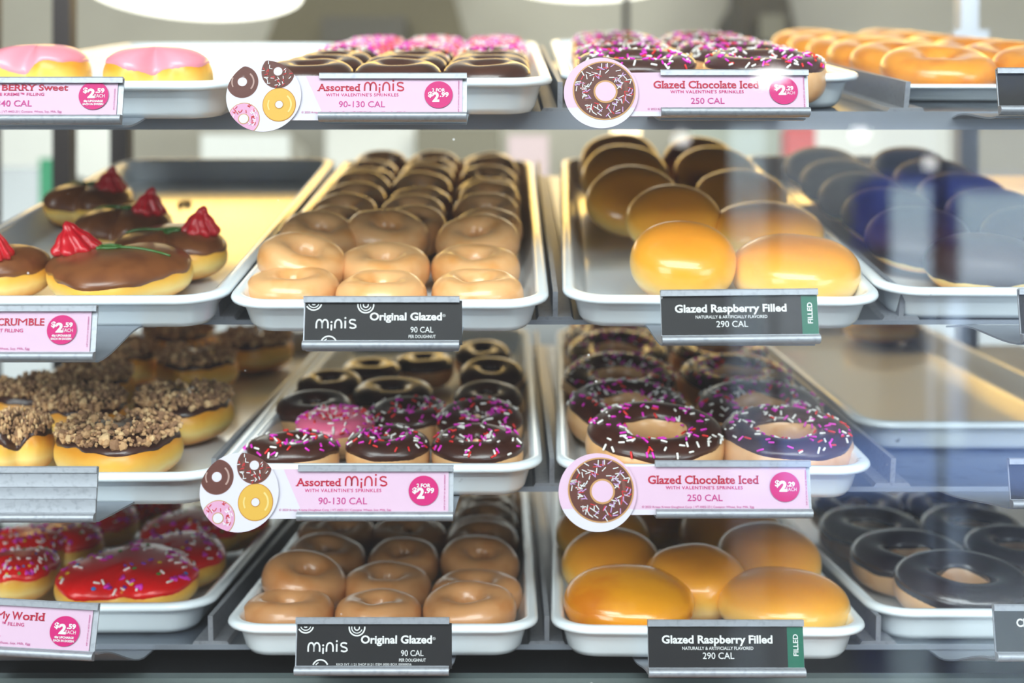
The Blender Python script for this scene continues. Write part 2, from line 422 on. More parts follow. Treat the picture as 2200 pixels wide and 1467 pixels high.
def capsule(mb, p, d, n, L, r, m):
    u = d.cross(n).normalized(); w = u.cross(d).normalized(); k = 6
    sec = [(-L/2, r*.55), (-L/2 + r*.5, r), (L/2 - r*.5, r), (L/2, r*.55)]
    vs = []; fs = []
    for x, rr in sec:
        for i in range(k):
            a = 2*PI*i/k; vs.append(p + d*x + u*math.cos(a)*rr + w*math.sin(a)*rr)
    for j in range(3):
        for i in range(k): fs.append((j*k+i, j*k+(i+1) % k, (j+1)*k+(i+1) % k, (j+1)*k+i))
    fs.append(tuple(range(k-1, -1, -1))); fs.append(tuple(3*k+i for i in range(k)))
    mb.add(vs, fs, m)
def sprinkles(shape, n, cols, seed, L=.0050, r=.00085, **kw):
    q = random.Random(seed); mb = MB()
    for _ in range(n):
        p, ta, nn = shape.sample(q, **kw); d = (Matrix.Rotation(q.uniform(0, PI), 3, nn) @ ta)
        d = (d + nn*q.uniform(-.25, .35)).normalized()
        capsule(mb, p + nn*r*.6, d, nn, L*q.uniform(.75, 1.15), r, M[q.choice(cols)])
    return mb.mesh('sprinkles')
def confetti(shape, n, seed, mb=None, **kw):
    q = random.Random(seed); mb = MB()
    def heart(p, ta, nn, s, m):
        u = Matrix.Rotation(q.uniform(0, 2*PI), 3, nn) @ ta; v = nn.cross(u); pts = []
        for k in range(14):
            t = 2*PI*k/14; x = .8*math.sin(t)**3; y = .7*math.cos(t) - .28*math.cos(2*t) - .12*math.cos(3*t); pts.append((x*s, y*s))
        vs = [p + u*x + v*y for x, y in pts] + [p + u*x + v*y + nn*.0008 for x, y in pts]
        fs = [tuple(range(13, -1, -1)), tuple(range(14, 28))] + [(i, (i+1) % 14, 14 + (i+1) % 14, 14+i) for i in range(14)]
        mb.add(vs, fs, m)
    for _ in range(n):
        x = q.random(); p, ta, nn = shape.sample(q, **kw); d = Matrix.Rotation(q.uniform(0, PI), 3, nn) @ ta
        if x < .40: capsule(mb, p + nn*.0006, d, nn, .0052*q.uniform(.8, 1.2), .0009, M['s_white'])
        elif x < .66: heart(p + nn*.0002, ta, (nn + ta*q.uniform(-.3, .3)).normalized(), .0036, M['s_mag'])
        elif x < .74: capsule(mb, p + nn*.0006, d, nn, .004, .0009, M['s_pur'])
        else: capsule(mb, p + nn*.0004, nn, d, .0014, .0017, M[q.choice(['s_yel', 's_blue', 's_green', 's_org', 's_yel'])])
    return mb.mesh('sprinkles')
PHI = (1 + 5**.5)/2
ICO_V = [Vector(v).normalized() for v in ((-1,PHI,0),(1,PHI,0),(-1,-PHI,0),(1,-PHI,0),(0,-1,PHI),(0,1,PHI),(0,-1,-PHI),(0,1,-PHI),(PHI,0,-1),(PHI,0,1),(-PHI,0,-1),(-PHI,0,1))]
ICO_F = [(0,11,5),(0,5,1),(0,1,7),(0,7,10),(0,10,11),(1,5,9),(5,11,4),(11,10,2),(10,7,6),(7,1,8),(3,9,4),(3,4,2),(3,2,6),(3,6,8),(3,8,9),(4,9,5),(2,4,11),(6,2,10),(8,6,7),(9,8,1)]
def crumble(shape, n, seed):
    q = random.Random(seed); mb = MB()
    for k in range(n):
        p, ta, nn = shape.sample(q, hi=.305, off=.002)
        sz = q.choice([.0011, .0014, .0017, .0022, .0026]) if k > 40 else q.uniform(.0028, .0046)
        lift = q.random()**1.6*.0062
        R = Matrix.Rotation(q.uniform(0, 6.28), 3, Vector((q.uniform(-1,1), q.uniform(-1,1), q.uniform(-1,1.01))).normalized())
        vs = [p + nn*(lift + sz*.2) + R @ Vector((v.x*q.uniform(.7,1.3)*sz, v.y*q.uniform(.7,1.3)*sz, v.z*q.uniform(.6,1.2)*sz)) for v in ICO_V]
        mb.add(vs, ICO_F, M[q.choice(['crumb1', 'crumb1', 'crumb2', 'crumb2', 'crumb3'])])
    return mb.mesh('biscuit_crumble', False)
def rosette(seed):
    mb = MB(); na, nb = 63, 22
    def fn(i, j):
        t = j/(nb-1); a = 2*PI*i/na
        R = .0135*(1 - t**1.3)**.9*(1 + .12*math.sin(min(t*2.2, 1)*PI)) + .0002
        ridge = 1 + .30*(1.3*abs(math.cos(4*a + 2.6*t + .4*math.sin(2*a))) - .75)*(1 - t*.6)
        lean = Vector((-.004*t**3, .001*t, 0)); step = .0007*math.sin(t*16)
        return Vector(((R+step)*ridge*math.cos(a), (R+step)*ridge*math.sin(a), .025*t**.85)) + lean
    mb.grid(fn, na, nb, M['rose'], cap0=True, cap1=True); return mb.mesh('icing_rose')
rose_me = rosette(3)
def top_z(shape, x, y):
    a = math.atan2(y, x); rr = math.hypot(x, y); lo, hi = 0.012, .5
    for _ in range(24):
        m = (lo+hi)/2; p = shape(a, m, .0018)
        if math.hypot(p.x, p.y) < rr: lo = m
        else: hi = m
    return shape(a, lo, .0018).z
def stem_mesh(shape, ax, seed):
    """a green gel stem with a curl, laid over the icing along local x"""
    pts = []; top = lambda x, y: top_z(shape, x, y)
    for k in range(30):
        t = k/29; x = -.012 + .050*t; y = ax + .003*math.sin(t*5)
        pts.append((x, y))
    loop = [(-.004 + .007*math.cos(s), ax + .004 + .0045*math.sin(s)) for s in [k*2*PI/16 for k in range(17)]]
    mb = MB()
    mb.tube([Vector((x, y, top(x, y) + .0008)) for x, y in pts], .0014, M['green'], 8, taper=lambda t: 1 - .4*t)
    mb.tube([Vector((x, y, top(x, y) + .0010)) for x, y in loop], .0012, M['green'], 8)
    return mb.mesh('icing_stem')

# prototypes: kind -> list of (shape, [(part name, mesh, label, stuff)])
K = {}
def proto(kind, name, cat, H, dia, variants): K[kind] = dict(name=name, cat=cat, H=H, dia=dia, var=variants)
V = []
for sd in (1, 2, 3, 4):
    sh = Ring(.0205, .0135, .0152, sd, .034); V.append([('dough', sh.body(M['mini_glaze']), None, None)])
proto('mini', 'glazed_mini_doughnut', 'doughnut', .030, .068, V)
def recolour(V, m):
    W = []
    for v in V:
        me = v[0][1].copy(); me.materials[0] = m; W.append([(v[0][0], me, None, None)] + v[1:])
    return W
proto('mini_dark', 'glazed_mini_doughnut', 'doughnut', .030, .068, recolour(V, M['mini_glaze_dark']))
def iced_minis(kind, name, ice, spr, cols, ns, dough='ring_dough'):
    V = []
    for sd in (11, 12, 13):
        sh = Ring(.0200, .0140, .0150, sd, .025)
        parts = [('dough', sh.body(M[dough]), None, None), ('icing', sh.icing(M[ice], 14, 152, .0016, sd), None, None)]
        if spr: parts.append(('sprinkles', sprinkles(sh, ns, cols, sd), None, 'stuff'))
        V.append(parts)
    proto(kind, name, 'doughnut', .030, .068, V)
VAL = ['s_white', 's_white', 's_mag', 's_mag', 's_red']
iced_minis('mini_choc', 'chocolate_iced_mini_doughnut', 'choc', False, None, 0)
iced_minis('mini_spr', 'sprinkled_chocolate_mini_doughnut', 'choc', True, VAL, 75)
iced_minis('mini_pink', 'sprinkled_pink_mini_doughnut', 'hot_pink_ice', True, VAL, 130)
V = []
for sd in (21, 22, 23):
    sh = Ring(.0350, .0160, .0170, sd, .02)
    V.append([('dough', sh.body(M['ring_dough'], 56, 24), None, None), ('icing', sh.icing(M['choc'], 26, 142, .0016, sd, 64), None, None),
              ('sprinkles', sprinkles(sh, 115, VAL, sd, lo=36, hi=140), None, 'stuff')])
proto('ring_spr', 'sprinkled_chocolate_ring_doughnut', 'doughnut', .034, .102, V)
V = []
for sd in (31, 32):
    sh = Ring(.0340, .0165, .0170, sd, .02)
    V.append([('dough', sh.body(M['ring_dough'], 56, 24), None, None), ('icing', sh.icing(M['black_choc'], 8, 158, .0017, sd, 64), None, None)])
proto('ring_choc', 'chocolate_iced_ring_doughnut', 'doughnut', .034, .101, V)
V = []
for sd in (35, 36):
    sh = Ring(.0295, .0210, .0165, sd, .045); V.append([('dough', sh.body(M['amber_glaze'], 56, 24), None, None)])
proto('ring_amber', 'amber_glazed_ring_doughnut', 'doughnut', .033, .101, V)
V = []
for sd in (41, 42, 43, 44):
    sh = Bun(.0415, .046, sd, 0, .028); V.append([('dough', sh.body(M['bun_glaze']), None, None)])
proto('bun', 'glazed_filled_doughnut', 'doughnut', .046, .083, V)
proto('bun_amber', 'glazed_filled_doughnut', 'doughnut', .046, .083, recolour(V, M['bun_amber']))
V = []
for sd in (47, 48):
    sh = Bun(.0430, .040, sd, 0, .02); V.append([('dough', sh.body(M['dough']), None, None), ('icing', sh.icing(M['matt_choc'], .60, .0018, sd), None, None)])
proto('bun_choc', 'dark_chocolate_filled_doughnut', 'doughnut', .040, .086, V)
def hearts(kind, name, ice, extra, te=.43, H=.038):
    V = []
    for sd in (51, 52, 53):
        sh = Bun(.0500, H, sd, 1.0, .02, .62)
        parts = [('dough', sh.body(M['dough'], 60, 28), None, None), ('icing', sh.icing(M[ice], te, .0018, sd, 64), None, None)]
        parts += extra(sh, sd); V.append(parts)
    proto(kind, name, 'doughnut', H, .100, V)
hearts('heart_rose', 'rose_topped_heart_doughnut', 'milk_choc', lambda sh, sd: [('icing_rose', rose_me, 'red piped icing rose', (-.027, .002, top_z(sh, -.027, .002) - .0025)), ('icing_stem', stem_mesh(sh, -.004 if sd != 52 else .004, sd), 'green icing stem', None)], .45, .040)
hearts('heart_crumb', 'crumble_topped_heart_doughnut', 'choc', lambda sh, sd: [('biscuit_crumble', crumble(sh, 850, sd), 'biscuit crumble topping', 'stuff')], .38, .042)
hearts('heart_red', 'red_iced_heart_doughnut', 'red_ice', lambda sh, sd: [('sprinkles', confetti(sh, 85, sd, hi=.34), None, 'stuff')], .44, .037)
hearts('heart_pink', 'pink_iced_heart_doughnut', 'pink_ice', lambda sh, sd: [], .37, .040)

COUNT = {}
def doughnut(kind, row, px, py, wpx, label, group, tilt=0, rot=None, zs=1, var=None, roll=0, ru=None):
    """px, py = where the middle of the doughnut is seen; ru = (x, u) on the tray instead"""
    k = K[kind]; r = ROWS[row]; H = k['H']*zs
    th = math.radians(tilt)
    h = FLOOR + .0006 + H/2
    def raise_(R): return max(0, abs(math.sin(th))*R*.82 - (1 - math.cos(th))*H*.3) + abs(math.sin(math.radians(roll)))*R*.75
    R0 = k['dia']/2
    if ru is None:
        c = r.hit(px, py, h + raise_(R0))
        sc = wpx*c.y/F/k['dia'] if wpx else 1
        c = keep_in(row, c, R0*sc); sc = wpx*c.y/F/k['dia']
    else:
        c = r.pt(ru[0], ru[1], h + raise_(R0)); sc = wpx or 1
    n = COUNT.get(kind, 0); COUNT[kind] = n + 1
    v = k['var'][(var if var is not None else n) % len(k['var'])]
    if rot is None: rot = rnd.uniform(0, 360)
    Rm = r.B @ Matrix.Rotation(th, 4, 'X') @ Matrix.Rotation(math.radians(roll), 4, 'Y')
    base = c - (Rm.to_3x3() @ Vector((0, 0, H/2)))
    Mx = Matrix.Translation(base) @ Rm @ Matrix.Rotation(math.radians(rot), 4, 'Z') @ Matrix.Diagonal((sc, sc, zs, 1))
    if len(v) == 1:
        o = link(k['name'], v[0][1]); o.matrix_world = Mx
    else:
        o = empty(k['name'], Mx)
        for pn, me, lb, stuff in v:
            c2 = link(pn, me, o)
            if lb: c2['label'] = lb
            if stuff == 'stuff': c2['kind'] = stuff
            if pn == 'icing_rose': c2.location = stuff; c2.rotation_euler = (0, -.08, rnd.uniform(-.4, .4))
    tag(o, label, k['cat'], group)
    return o
ORD = ['front', 'second from front', 'third from front', 'fourth from front', 'fifth from front', 'sixth from front', 'seventh from front', 'eighth from front', 'ninth from front', 'rearmost']
FILE = ['left', 'middle', 'right']

# --- second shelf, minis: the near rows as they lie, the far rows in file
near = [[(620,628,198,0,0),(820,640,198,0,0),(1027,634,196,0,0)],
        [(632,565,190,10,14),(827,580,196,6,0),(1022,580,186,4,0)],
        [(664,513,172,12,10),(832,508,180,12,8),(1026,522,182,14,-4)]]
for i in range(10):
    for j in range(3):
        lb = 'tan glazed mini ring doughnut, %s in the %s file, second shelf tray' % (ORD[i], FILE[j])
        if i < 3:
            a = near[i][j]; doughnut('mini', 2, a[0], a[1], a[2], lb, 'glazed minis on the second shelf', tilt=a[3], roll=a[4])
        else:
            u = .248 + (i - 3)*.0585 + rnd.uniform(-.004, .004); x = -.0905 + (-.068, -.001, .066)[j] + rnd.uniform(-.003, .003) 
            doughnut('mini', 2, 0, 0, rnd.uniform(.93, .99), lb, 'glazed minis on the second shelf', tilt=rnd.uniform(10, 18), roll=rnd.uniform(-4, 4), ru=(x, u))
# --- bottom shelf, minis
near = [[(617,1322,198,0,0),(812,1324,190,0,0),(1008,1314,200,8,-3)],
        [(655,1250,186,12,16),(831,1266,188,6,2),(1025,1280,190,4,0)],
        [(702,1203,168,10,6),(868,1212,156,14,0),(1031,1213,172,16,6)],
        [(708,1155,166,8,4),(872,1161,158,12,0),(1036,1171,158,12,0)]]
for i in range(9):
    for j in range(3):
        lb = 'brown glazed mini ring doughnut, %s in the %s file, bottom shelf tray' % (ORD[i] if i < 8 else 'rearmost', FILE[j])
        if i < 4:
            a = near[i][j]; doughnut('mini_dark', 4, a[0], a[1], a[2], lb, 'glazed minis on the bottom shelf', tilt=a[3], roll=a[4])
        else:
            u = .300 + (i - 4)*.0600 + rnd.uniform(-.003, .003); x = -.097 + (-.066, 0, .068)[j] + rnd.uniform(-.003, .003)
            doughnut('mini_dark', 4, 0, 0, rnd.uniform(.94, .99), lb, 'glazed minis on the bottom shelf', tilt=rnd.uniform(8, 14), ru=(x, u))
# --- second shelf, golden filled
G = 'golden filled doughnuts on the second shelf'
for a in [(1467,563,226,18,'plump golden glazed filled doughnut leaning behind the black price tag, second shelf',1.10,0),
          (1722,583,278,4,'wide pale golden filled doughnut nearest the tray corner, second shelf',1.06,1),
          (1447,474,206,22,'golden filled doughnut leaning just behind the plump front one, second shelf',1,2),
          (1650,500,238,8,'golden filled doughnut behind the wide front one, second shelf',.98,3),
          (1360,432,202,26,'golden brown filled doughnut third from front, left file, second shelf',1,0),
          (1590,430,202,16,'golden brown filled doughnut third from front, right file, second shelf',1,1),
          (1343,382,192,26,'brown filled doughnut fourth from front, left file, second shelf',1,2),
          (1535,380,180,24,'brown filled doughnut fourth from front, right file, second shelf',1,3),
          (1332,352,176,26,'rearmost brown filled doughnut of the left file, second shelf',1,1),
          (1502,354,160,24,'rearmost brown filled doughnut of the right file, second shelf',1,0)]:
    doughnut('bun', 2, a[0], a[1], a[2], a[4], G, tilt=a[3], zs=a[5], var=a[6])
# --- bottom shelf, golden filled
G = 'golden filled doughnuts on the bottom shelf'
for a in [(1353,1300,280,8,'glossy amber filled doughnut at the front left of the bottom shelf tray',.94,0),
          (1684,1297,274,6,'large smooth tan filled doughnut behind the black bottom shelf tag',.94,1),
          (1493,1250,220,14,'dented golden filled doughnut wedged between the two front ones, bottom shelf',1.06,2),
          (1314,1213,212,20,'golden filled doughnut behind the glossy amber one, bottom shelf',1,3),
          (1655,1206,226,20,'tan filled doughnut behind the large smooth one, bottom shelf',1.05,0),
          (1275,1150,200,20,'brown filled doughnut partly behind the round pink sign, bottom shelf',1,1),
          (1572,1152,226,18,'brown filled doughnut third from front, right file, bottom shelf',1,2),
          (1395,1118,180,16,'yellowish filled doughnut far back in the left file, bottom shelf',1,3),
          (1545,1098,190,16,'filled doughnut far back in the right file, bottom shelf',1,0)]:
    doughnut('bun_amber' if 'amber filled' in a[4] else 'bun', 4, a[0], a[1], a[2], a[4], G, tilt=a[3], zs=a[5], var=a[6])
# --- second shelf, hearts with roses
G = 'chocolate hearts with icing roses'
for a in [(255,590,318,'front chocolate heart doughnut with upright red rose and long green stem',0,-14,0),
          (370,545,246,'chocolate heart doughnut with a red rose at its right end',180,0,1),
          (272,497,216,'chocolate heart doughnut behind, its red rose against the tray floor',170,0,2),
          (180,441,200,'rearmost chocolate heart doughnut with dark red rose',165,0,0),
          (0,588,190,'chocolate heart doughnut cut off by the left picture edge',120,0,1)]:
    doughnut('heart_rose', 2, a[0], a[1], a[2], a[3], G, rot=a[4], roll=0, var=a[6])
# --- third shelf, crumble hearts
G = 'crumble topped hearts on the third shelf'
for a in [(258,968,290,'front crumble topped heart doughnut above the tray rim, third shelf',20,0),
          (40,958,160,'crumble heart doughnut behind the blank metal tag, third shelf',200,1),
          (396,892,232,'tall crumble heart doughnut by the tray side, second from front',15,2),
          (178,898,214,'crumble heart doughnut just behind the front one, third shelf',35,0),
          (45,872,196,'crumble heart doughnut at the left picture edge, third shelf',60,1),
          (205,838,180,'crumble heart doughnut in the third rank, third shelf',10,2),
          (422,797,190,'dark crumble heart doughnut fourth from front along the tray side',0,0),
          (190,785,214,'crumble heart doughnut under the pink tag, third shelf',190,1),
          (550,755,172,'crumble heart doughnut far back in the tray corner, third shelf',0,2),
          (385,738,170,'rearmost crumble heart doughnut under the second shelf edge',10,0)]:
    doughnut('heart_crumb', 3, a[0], a[1], a[2]*.95, a[3], G, rot=a[4], var=a[5], tilt=0)
# --- bottom shelf, red hearts
G = 'red iced hearts on the bottom shelf'
for a in [(278,1250,310,'front red iced heart doughnut with scattered white and pink sprinkles',180,0),
          (376,1208,232,'red iced heart doughnut behind the front one, by the tray side',170,1),
          (40,1238,170,'red iced heart doughnut at the left picture edge, bottom shelf',150,2),
          (128,1172,190,'red iced heart doughnut heaped with mixed sprinkles, third rank',190,0),
          (50,1185,170,'mostly hidden red heart doughnut between two others, left side',90,1),
          (412,1150,218,'sprinkled red heart doughnut below the round minis sign',180,2),
          (215,1128,180,'sprinkled red heart doughnut under the blank metal tag',170,0),
          (320,1100,150,'dark red heart doughnut far back beneath the third shelf tray',180,1),
          (545,1135,150,'rearmost heart doughnut in the tray corner, bottom shelf',0,2)]:
    doughnut('heart_red', 4, a[0], a[1], a[2], a[3], G, rot=a[4], var=a[5], tilt=5)
# --- top shelf, pink hearts
for x, u, rot, lb in [(-.277, .076, 190, 'pink iced heart doughnut at the right of the top shelf tray'), (-.383, .112, 175, 'pink iced heart doughnut behind the berry price tag')]:
    doughnut('heart_pink', 1, 0, 0, .86, lb, 'pink hearts on the top shelf', rot=rot, zs=1.05, ru=(x, u))
# --- third shelf, assorted minis
G = 'assorted minis on the third shelf'
for a in [('mini_spr',630,984,198,'sprinkled chocolate mini at the front beside the round sign, third shelf',0),
          ('mini_spr',834,976,182,'middle front sprinkled chocolate mini, third shelf',4),
          ('mini_spr',1026,975,200,'right front sprinkled chocolate mini with open hole, third shelf',6),
          ('mini_pink',722,930,172,'pink iced mini doughnut thick with white and red sprinkles, third shelf',6),
          ('mini_spr',882,908,176,'sprinkled chocolate mini behind the middle front one, third shelf',6),
          ('mini_spr',1030,918,188,'sprinkled chocolate mini behind the right front one, third shelf',10),
          ('mini_choc',665,893,164,'plain chocolate mini touching the pink one, third shelf',8),
          ('mini_choc',845,862,176,'plain chocolate mini in the middle of the tray, third shelf',6),
          ('mini_choc',1048,872,150,'plain chocolate mini behind the right sprinkled ones, third shelf',10),
          ('mini_choc',690,842,142,'plain chocolate mini third back on the left, third shelf',8),
          ('mini_choc',1056,818,140,'plain chocolate mini by the right tray wall, third shelf',14),
          ('mini_choc',797,812,132,'plain chocolate mini in the back row, left of its neighbour, third shelf',4),
          ('mini_choc',910,796,130,'plain chocolate mini in the back row, middle, third shelf',4),
          ('mini_choc',1036,775,124,'rearmost chocolate mini, third shelf',12)]:
    doughnut(a[0], 3, a[1], a[2], a[3], a[4], G, tilt=a[5])
# --- third shelf, sprinkled rings
G = 'sprinkled chocolate rings on the third shelf'
for a in [(1406,953,300,'front left sprinkled chocolate ring above the round pink sign',10),
          (1706,957,286,'front right sprinkled chocolate ring by the tray corner',8),
          (1346,893,258,'second sprinkled chocolate ring in the left file, third shelf',10),
          (1638,895,274,'second sprinkled chocolate ring in the right file, third shelf',8),
          (1330,830,248,'third sprinkled chocolate ring in the left file, third shelf',12),
          (1596,826,246,'third sprinkled chocolate ring in the right file, third shelf',8),
          (1326,775,222,'fourth sprinkled chocolate ring in the left file, third shelf',14),
          (1545,772,210,'fourth sprinkled chocolate ring in the right file, third shelf',10),
          (1318,733,208,'rearmost sprinkled chocolate ring, under the second shelf tray',12)]:
    doughnut('ring_spr', 3, a[0], a[1], a[2], a[3], G, tilt=a[4])
# --- bottom shelf, dark rings
G = 'dark chocolate rings on the bottom shelf'
for a in [(2072,1270,286,'front dark chocolate ring doughnut, bottom right tray'), (1956,1212,252,'dark chocolate ring behind the front one, bottom right tray'),
          (2196,1198,230,'dark chocolate ring cut by the right picture edge'), (1872,1152,220,'third dark chocolate ring along the left tray side, bottom shelf'),
          (2085,1150,214,'dark chocolate ring in the third rank, middle of tray'), (1842,1104,200,'fourth dark chocolate ring along the left tray side, bottom shelf'),
          (2030,1102,196,'dark chocolate ring in the fourth rank, bottom shelf'), (2200,1110,190,'dark chocolate ring far back at the right picture edge')]:
    doughnut('ring_choc', 4, a[0], a[1], a[2], a[3], G, tilt=8)
# --- second shelf, dark filled
G = 'dark chocolate doughnuts on the second shelf'
doughnut('bun_choc', 2, 2110, 570, 232, 'front dark chocolate doughnut alone near the tray rim, second shelf', G, rot=30, zs=1.1)
for i, (u, xs) in enumerate([(.185, (.350, .450)), (.275, (.352, .450)), (.365, (.352, .452)), (.455, (.354, .454)), (.545, (.356, .455))]):
    for j, x in enumerate(xs):
        doughnut('bun_choc', 2, 0, 0, 1.0, 'dark chocolate doughnut, %s in the %s file of the right second shelf tray' % (ORD[i + 1], ('left', 'right')[j]), G, tilt=14, ru=(x, u))
# --- third shelf, the one left over
doughnut('bun', 3, 1908, 704, 160, 'single tan doughnut left at the far end of the empty tray', None, tilt=0, zs=.8, var=1)
# --- top shelf, minis, rings and the amber heap
G = 'assorted minis on the top shelf'
for i, kind in enumerate(['mini_choc', 'mini_choc', 'mini_choc', 'mini_spr', 'mini_pink', 'mini_pink', 'mini_pink', 'mini_pink']):
    nm = {'mini_choc': 'shiny chocolate mini', 'mini_spr': 'sprinkled chocolate mini', 'mini_pink': 'sprinkled pink mini'}[kind]
    for j in range(3):
        doughnut(kind, 1, 0, 0, 1.0, '%s, %s in the %s file, top shelf tray' % (nm, ORD[i], FILE[j]), G, tilt=4, ru=(-.087 + (-.068, 0, .068)[j], .054 + .070*i))
G = 'sprinkled chocolate rings on the top shelf'
for i in range(5):
    for j in range(2):
        doughnut('ring_spr', 1, 0, 0, .95, 'sprinkled chocolate ring, %s in the %s file, top shelf tray' % (ORD[i], ('left', 'right')[j]), G, tilt=4, ru=(.147 + .004*i + (-.05, .05)[j], .075 + .106*i))
G = 'amber glazed doughnuts heaped on the top shelf'
for i in range(6):
    for j in range(2):
        doughnut('ring_amber', 1, 0, 0, .98, 'amber glazed ring doughnut, %s in the %s file, top shelf heap' % (ORD[i], ('left', 'right')[j]), G, tilt=9, zs=.86, ru=(.420 + (-.05, .05)[j], .180 + .093*i))

# loose crumbs on the rose tray
mb = MB(); q = random.Random(2); p0 = ROWS[2].hit(395, 440, FLOOR)
for _ in range(7):
    c = p0 + Vector((q.uniform(-.006, .006), 0, 0)) + ROWS[2].u*q.uniform(-.006, .006) + ROWS[2].n*.002
    mb.add([c + v*q.uniform(.0016, .0034) for v in ICO_V], ICO_F, M['milk_choc'])
tag(mb.build('icing_crumbs', None, False), 'dark icing crumbs on the floor of the rose doughnut tray', 'crumbs', None, 'stuff')

# ------------------------------------------------------------------ lettering
TXT = {}
def text_geo(s, off=0.0, serif=False, shear=0, space=1.0):
    key = (s, off, serif, shear, space)
    if key in TXT: return TXT[key]
    cu = bpy.data.curves.new('lettering', 'FONT'); cu.body = s; cu.size = 1; cu.offset = off; cu.resolution_u = 3; cu.shear = shear
    cu.space_character = space
    ob = bpy.data.objects.new('lettering', cu); COL.objects.link(ob)
    dg = bpy.context.evaluated_depsgraph_get(); me = bpy.data.meshes.new_from_object(ob.evaluated_get(dg))
    vs = [(v.co.x, v.co.y) for v in me.vertices]; fs = [list(p.vertices) for p in me.polygons]
    if serif:
        cnt = {}
        for f in fs:
            for i in range(len(f)):
                e = (min(f[i], f[i-1]), max(f[i], f[i-1])); cnt[e] = cnt.get(e, 0) + 1
        ymin = 0 - off; caps = []
        for e, c in cnt.items():
            if c != 1: continue
            (x0, y0), (x1, y1) = vs[e[0]], vs[e[1]]; L = abs(x1 - x0)
            if abs(y0 - y1) < .004 and .06 < L < .24: caps.append((min(x0, x1), max(x0, x1), y0))
        for x0, x1, y in caps:
            if y < .05: ya, yb = y, y + .075
            elif y > .42: ya, yb = y - .075, y
            else: continue
            b = len(vs); sx = .055; vs += [(x0 - sx, ya), (x1 + sx, ya), (x1 + sx, yb), (x0 - sx, yb)]; fs.append([b, b+1, b+2, b+3])
    bpy.data.objects.remove(ob); bpy.data.curves.remove(cu); bpy.data.meshes.remove(me)
    if vs:
        x0 = min(v[0] for v in vs); x1 = max(v[0] for v in vs)
        vs = [(x - x0, y) for x, y in vs]
    else: x1 = x0 = 0
    TXT[key] = (vs, fs, x1 - x0); return TXT[key]

class Print:
    """flat printing on one tag, laid out in pixels of the tag's own drawing (y down), converted to metres"""
    def __init__(s, cx, cy, k): s.cx, s.cy, s.k = cx, cy, k
    def P(s, x, y, off): return Vector(((x - s.cx)/s.k, -off, (s.cy - y)/s.k))
    def poly(s, mb, pts, m, lay): mb.add([s.P(x, y, lay) for x, y in pts], [tuple(range(len(pts)-1, -1, -1))], m)
    def slab(s, mb, pts, m, lay, th=.0004):
        n = len(pts)
        mb.add([s.P(x, y, lay) for x, y in pts] + [s.P(x, y, lay - th) for x, y in pts],
               [tuple(range(n-1, -1, -1)), tuple(range(n, 2*n))] + [(i, (i+1) % n, n + (i+1) % n, n+i) for i in range(n)], m)
    def disc(s, mb, x, y, rx, ry, m, lay, n=48, clip=None):
        s.poly(mb, [clipc((x + rx*math.cos(2*PI*i/n), y + ry*math.sin(2*PI*i/n)), clip) for i in range(n)], m, lay)
    def ring(s, mb, x, y, r0, r1, m, lay, a0=0, a1=360, n=40, clip=None):
        vs = []; fs = []
        for i in range(n+1):
            a = math.radians(a0 + (a1-a0)*i/n)
            for r in (r0, r1):
                c = clipc((x + r*math.cos(a), y + r*math.sin(a)), clip); vs.append(s.P(c[0], c[1], lay))
        for i in range(n): fs.append((2*i, 2*i+1, 2*i+3, 2*i+2))
        mb.add(vs, fs, m)
    def text(s, mb, t, x0, x1, base, h, m, lay, off=0, serif=False, shear=0, vertical=False, space=1.0, capu=.73):
        vs, fs, w = text_geo(t, off, serif, shear, space)
        if w == 0: return
        sx = (x1 - x0)/w; sy = h/capu
        if vertical: mb.add([s.P(base - y*sy, x1 - x*sx, lay) for x, y in vs], fs, m)
        else: mb.add([s.P(x0 + x*sx, base - y*sy, lay) for x, y in vs], fs, m)
    def stroke(s, mb, pts, w, m, lay):
        n = len(pts); vs = []
        for i, p in enumerate(pts):
            a = pts[max(i-1, 0)]; b = pts[min(i+1, n-1)]; dx, dy = b[0]-a[0], b[1]-a[1]; L = math.hypot(dx, dy) or 1
            nx, ny = -dy/L*w/2, dx/L*w/2; vs += [s.P(p[0]+nx, p[1]+ny, lay), s.P(p[0]-nx, p[1]-ny, lay)]
        mb.add(vs, [(2*i, 2*i+1, 2*i+3, 2*i+2) for i in range(n-1)], m)
    def minis(s, mb, x0, x1, base, xh, m, lay):
        """the rounded word minis, its two i's dropped and raised"""
        u = (x1 - x0)/5.35; w = xh*.17
        def X(v): return x0 + v*u
        def Y(v): return base - v*xh
        def arch(a, b, lo=0.0):
            c = (a+b)/2; r = (b-a)/2
            pts = [(X(a), Y(lo)), (X(a), Y(.45))] + [(X(c - r*math.cos(t)), Y(.45 + .5*math.sin(t))) for t in [k*PI/10 for k in range(1, 10)]] + [(X(b), Y(.45)), (X(b), Y(lo))]
            s.stroke(mb, pts, w, m, lay)
        arch(.1, .85); arch(.85, 1.6)
        s.stroke(mb, [(X(2.05), Y(.42)), (X(2.05), Y(-.22))], w, m, lay); s.disc(mb, X(2.05), Y(.68), w*.62, w*.62, m, lay, 14)
        arch(2.5, 3.35)
        s.stroke(mb, [(X(3.83), Y(.84)), (X(3.83), Y(0))], w, m, lay); s.disc(mb, X(3.83), Y(1.13), w*.62, w*.62, m, lay, 14)
        S_ = [(5.15, .84), (4.95, .93), (4.65, .95), (4.42, .85), (4.38, .68), (4.55, .54), (4.9, .46), (5.15, .34), (5.2, .17), (5.0, .04), (4.7, .02), (4.4, .12)]
        s.stroke(mb, [(X(a), Y(b)) for a, b in S_], w, m, lay)
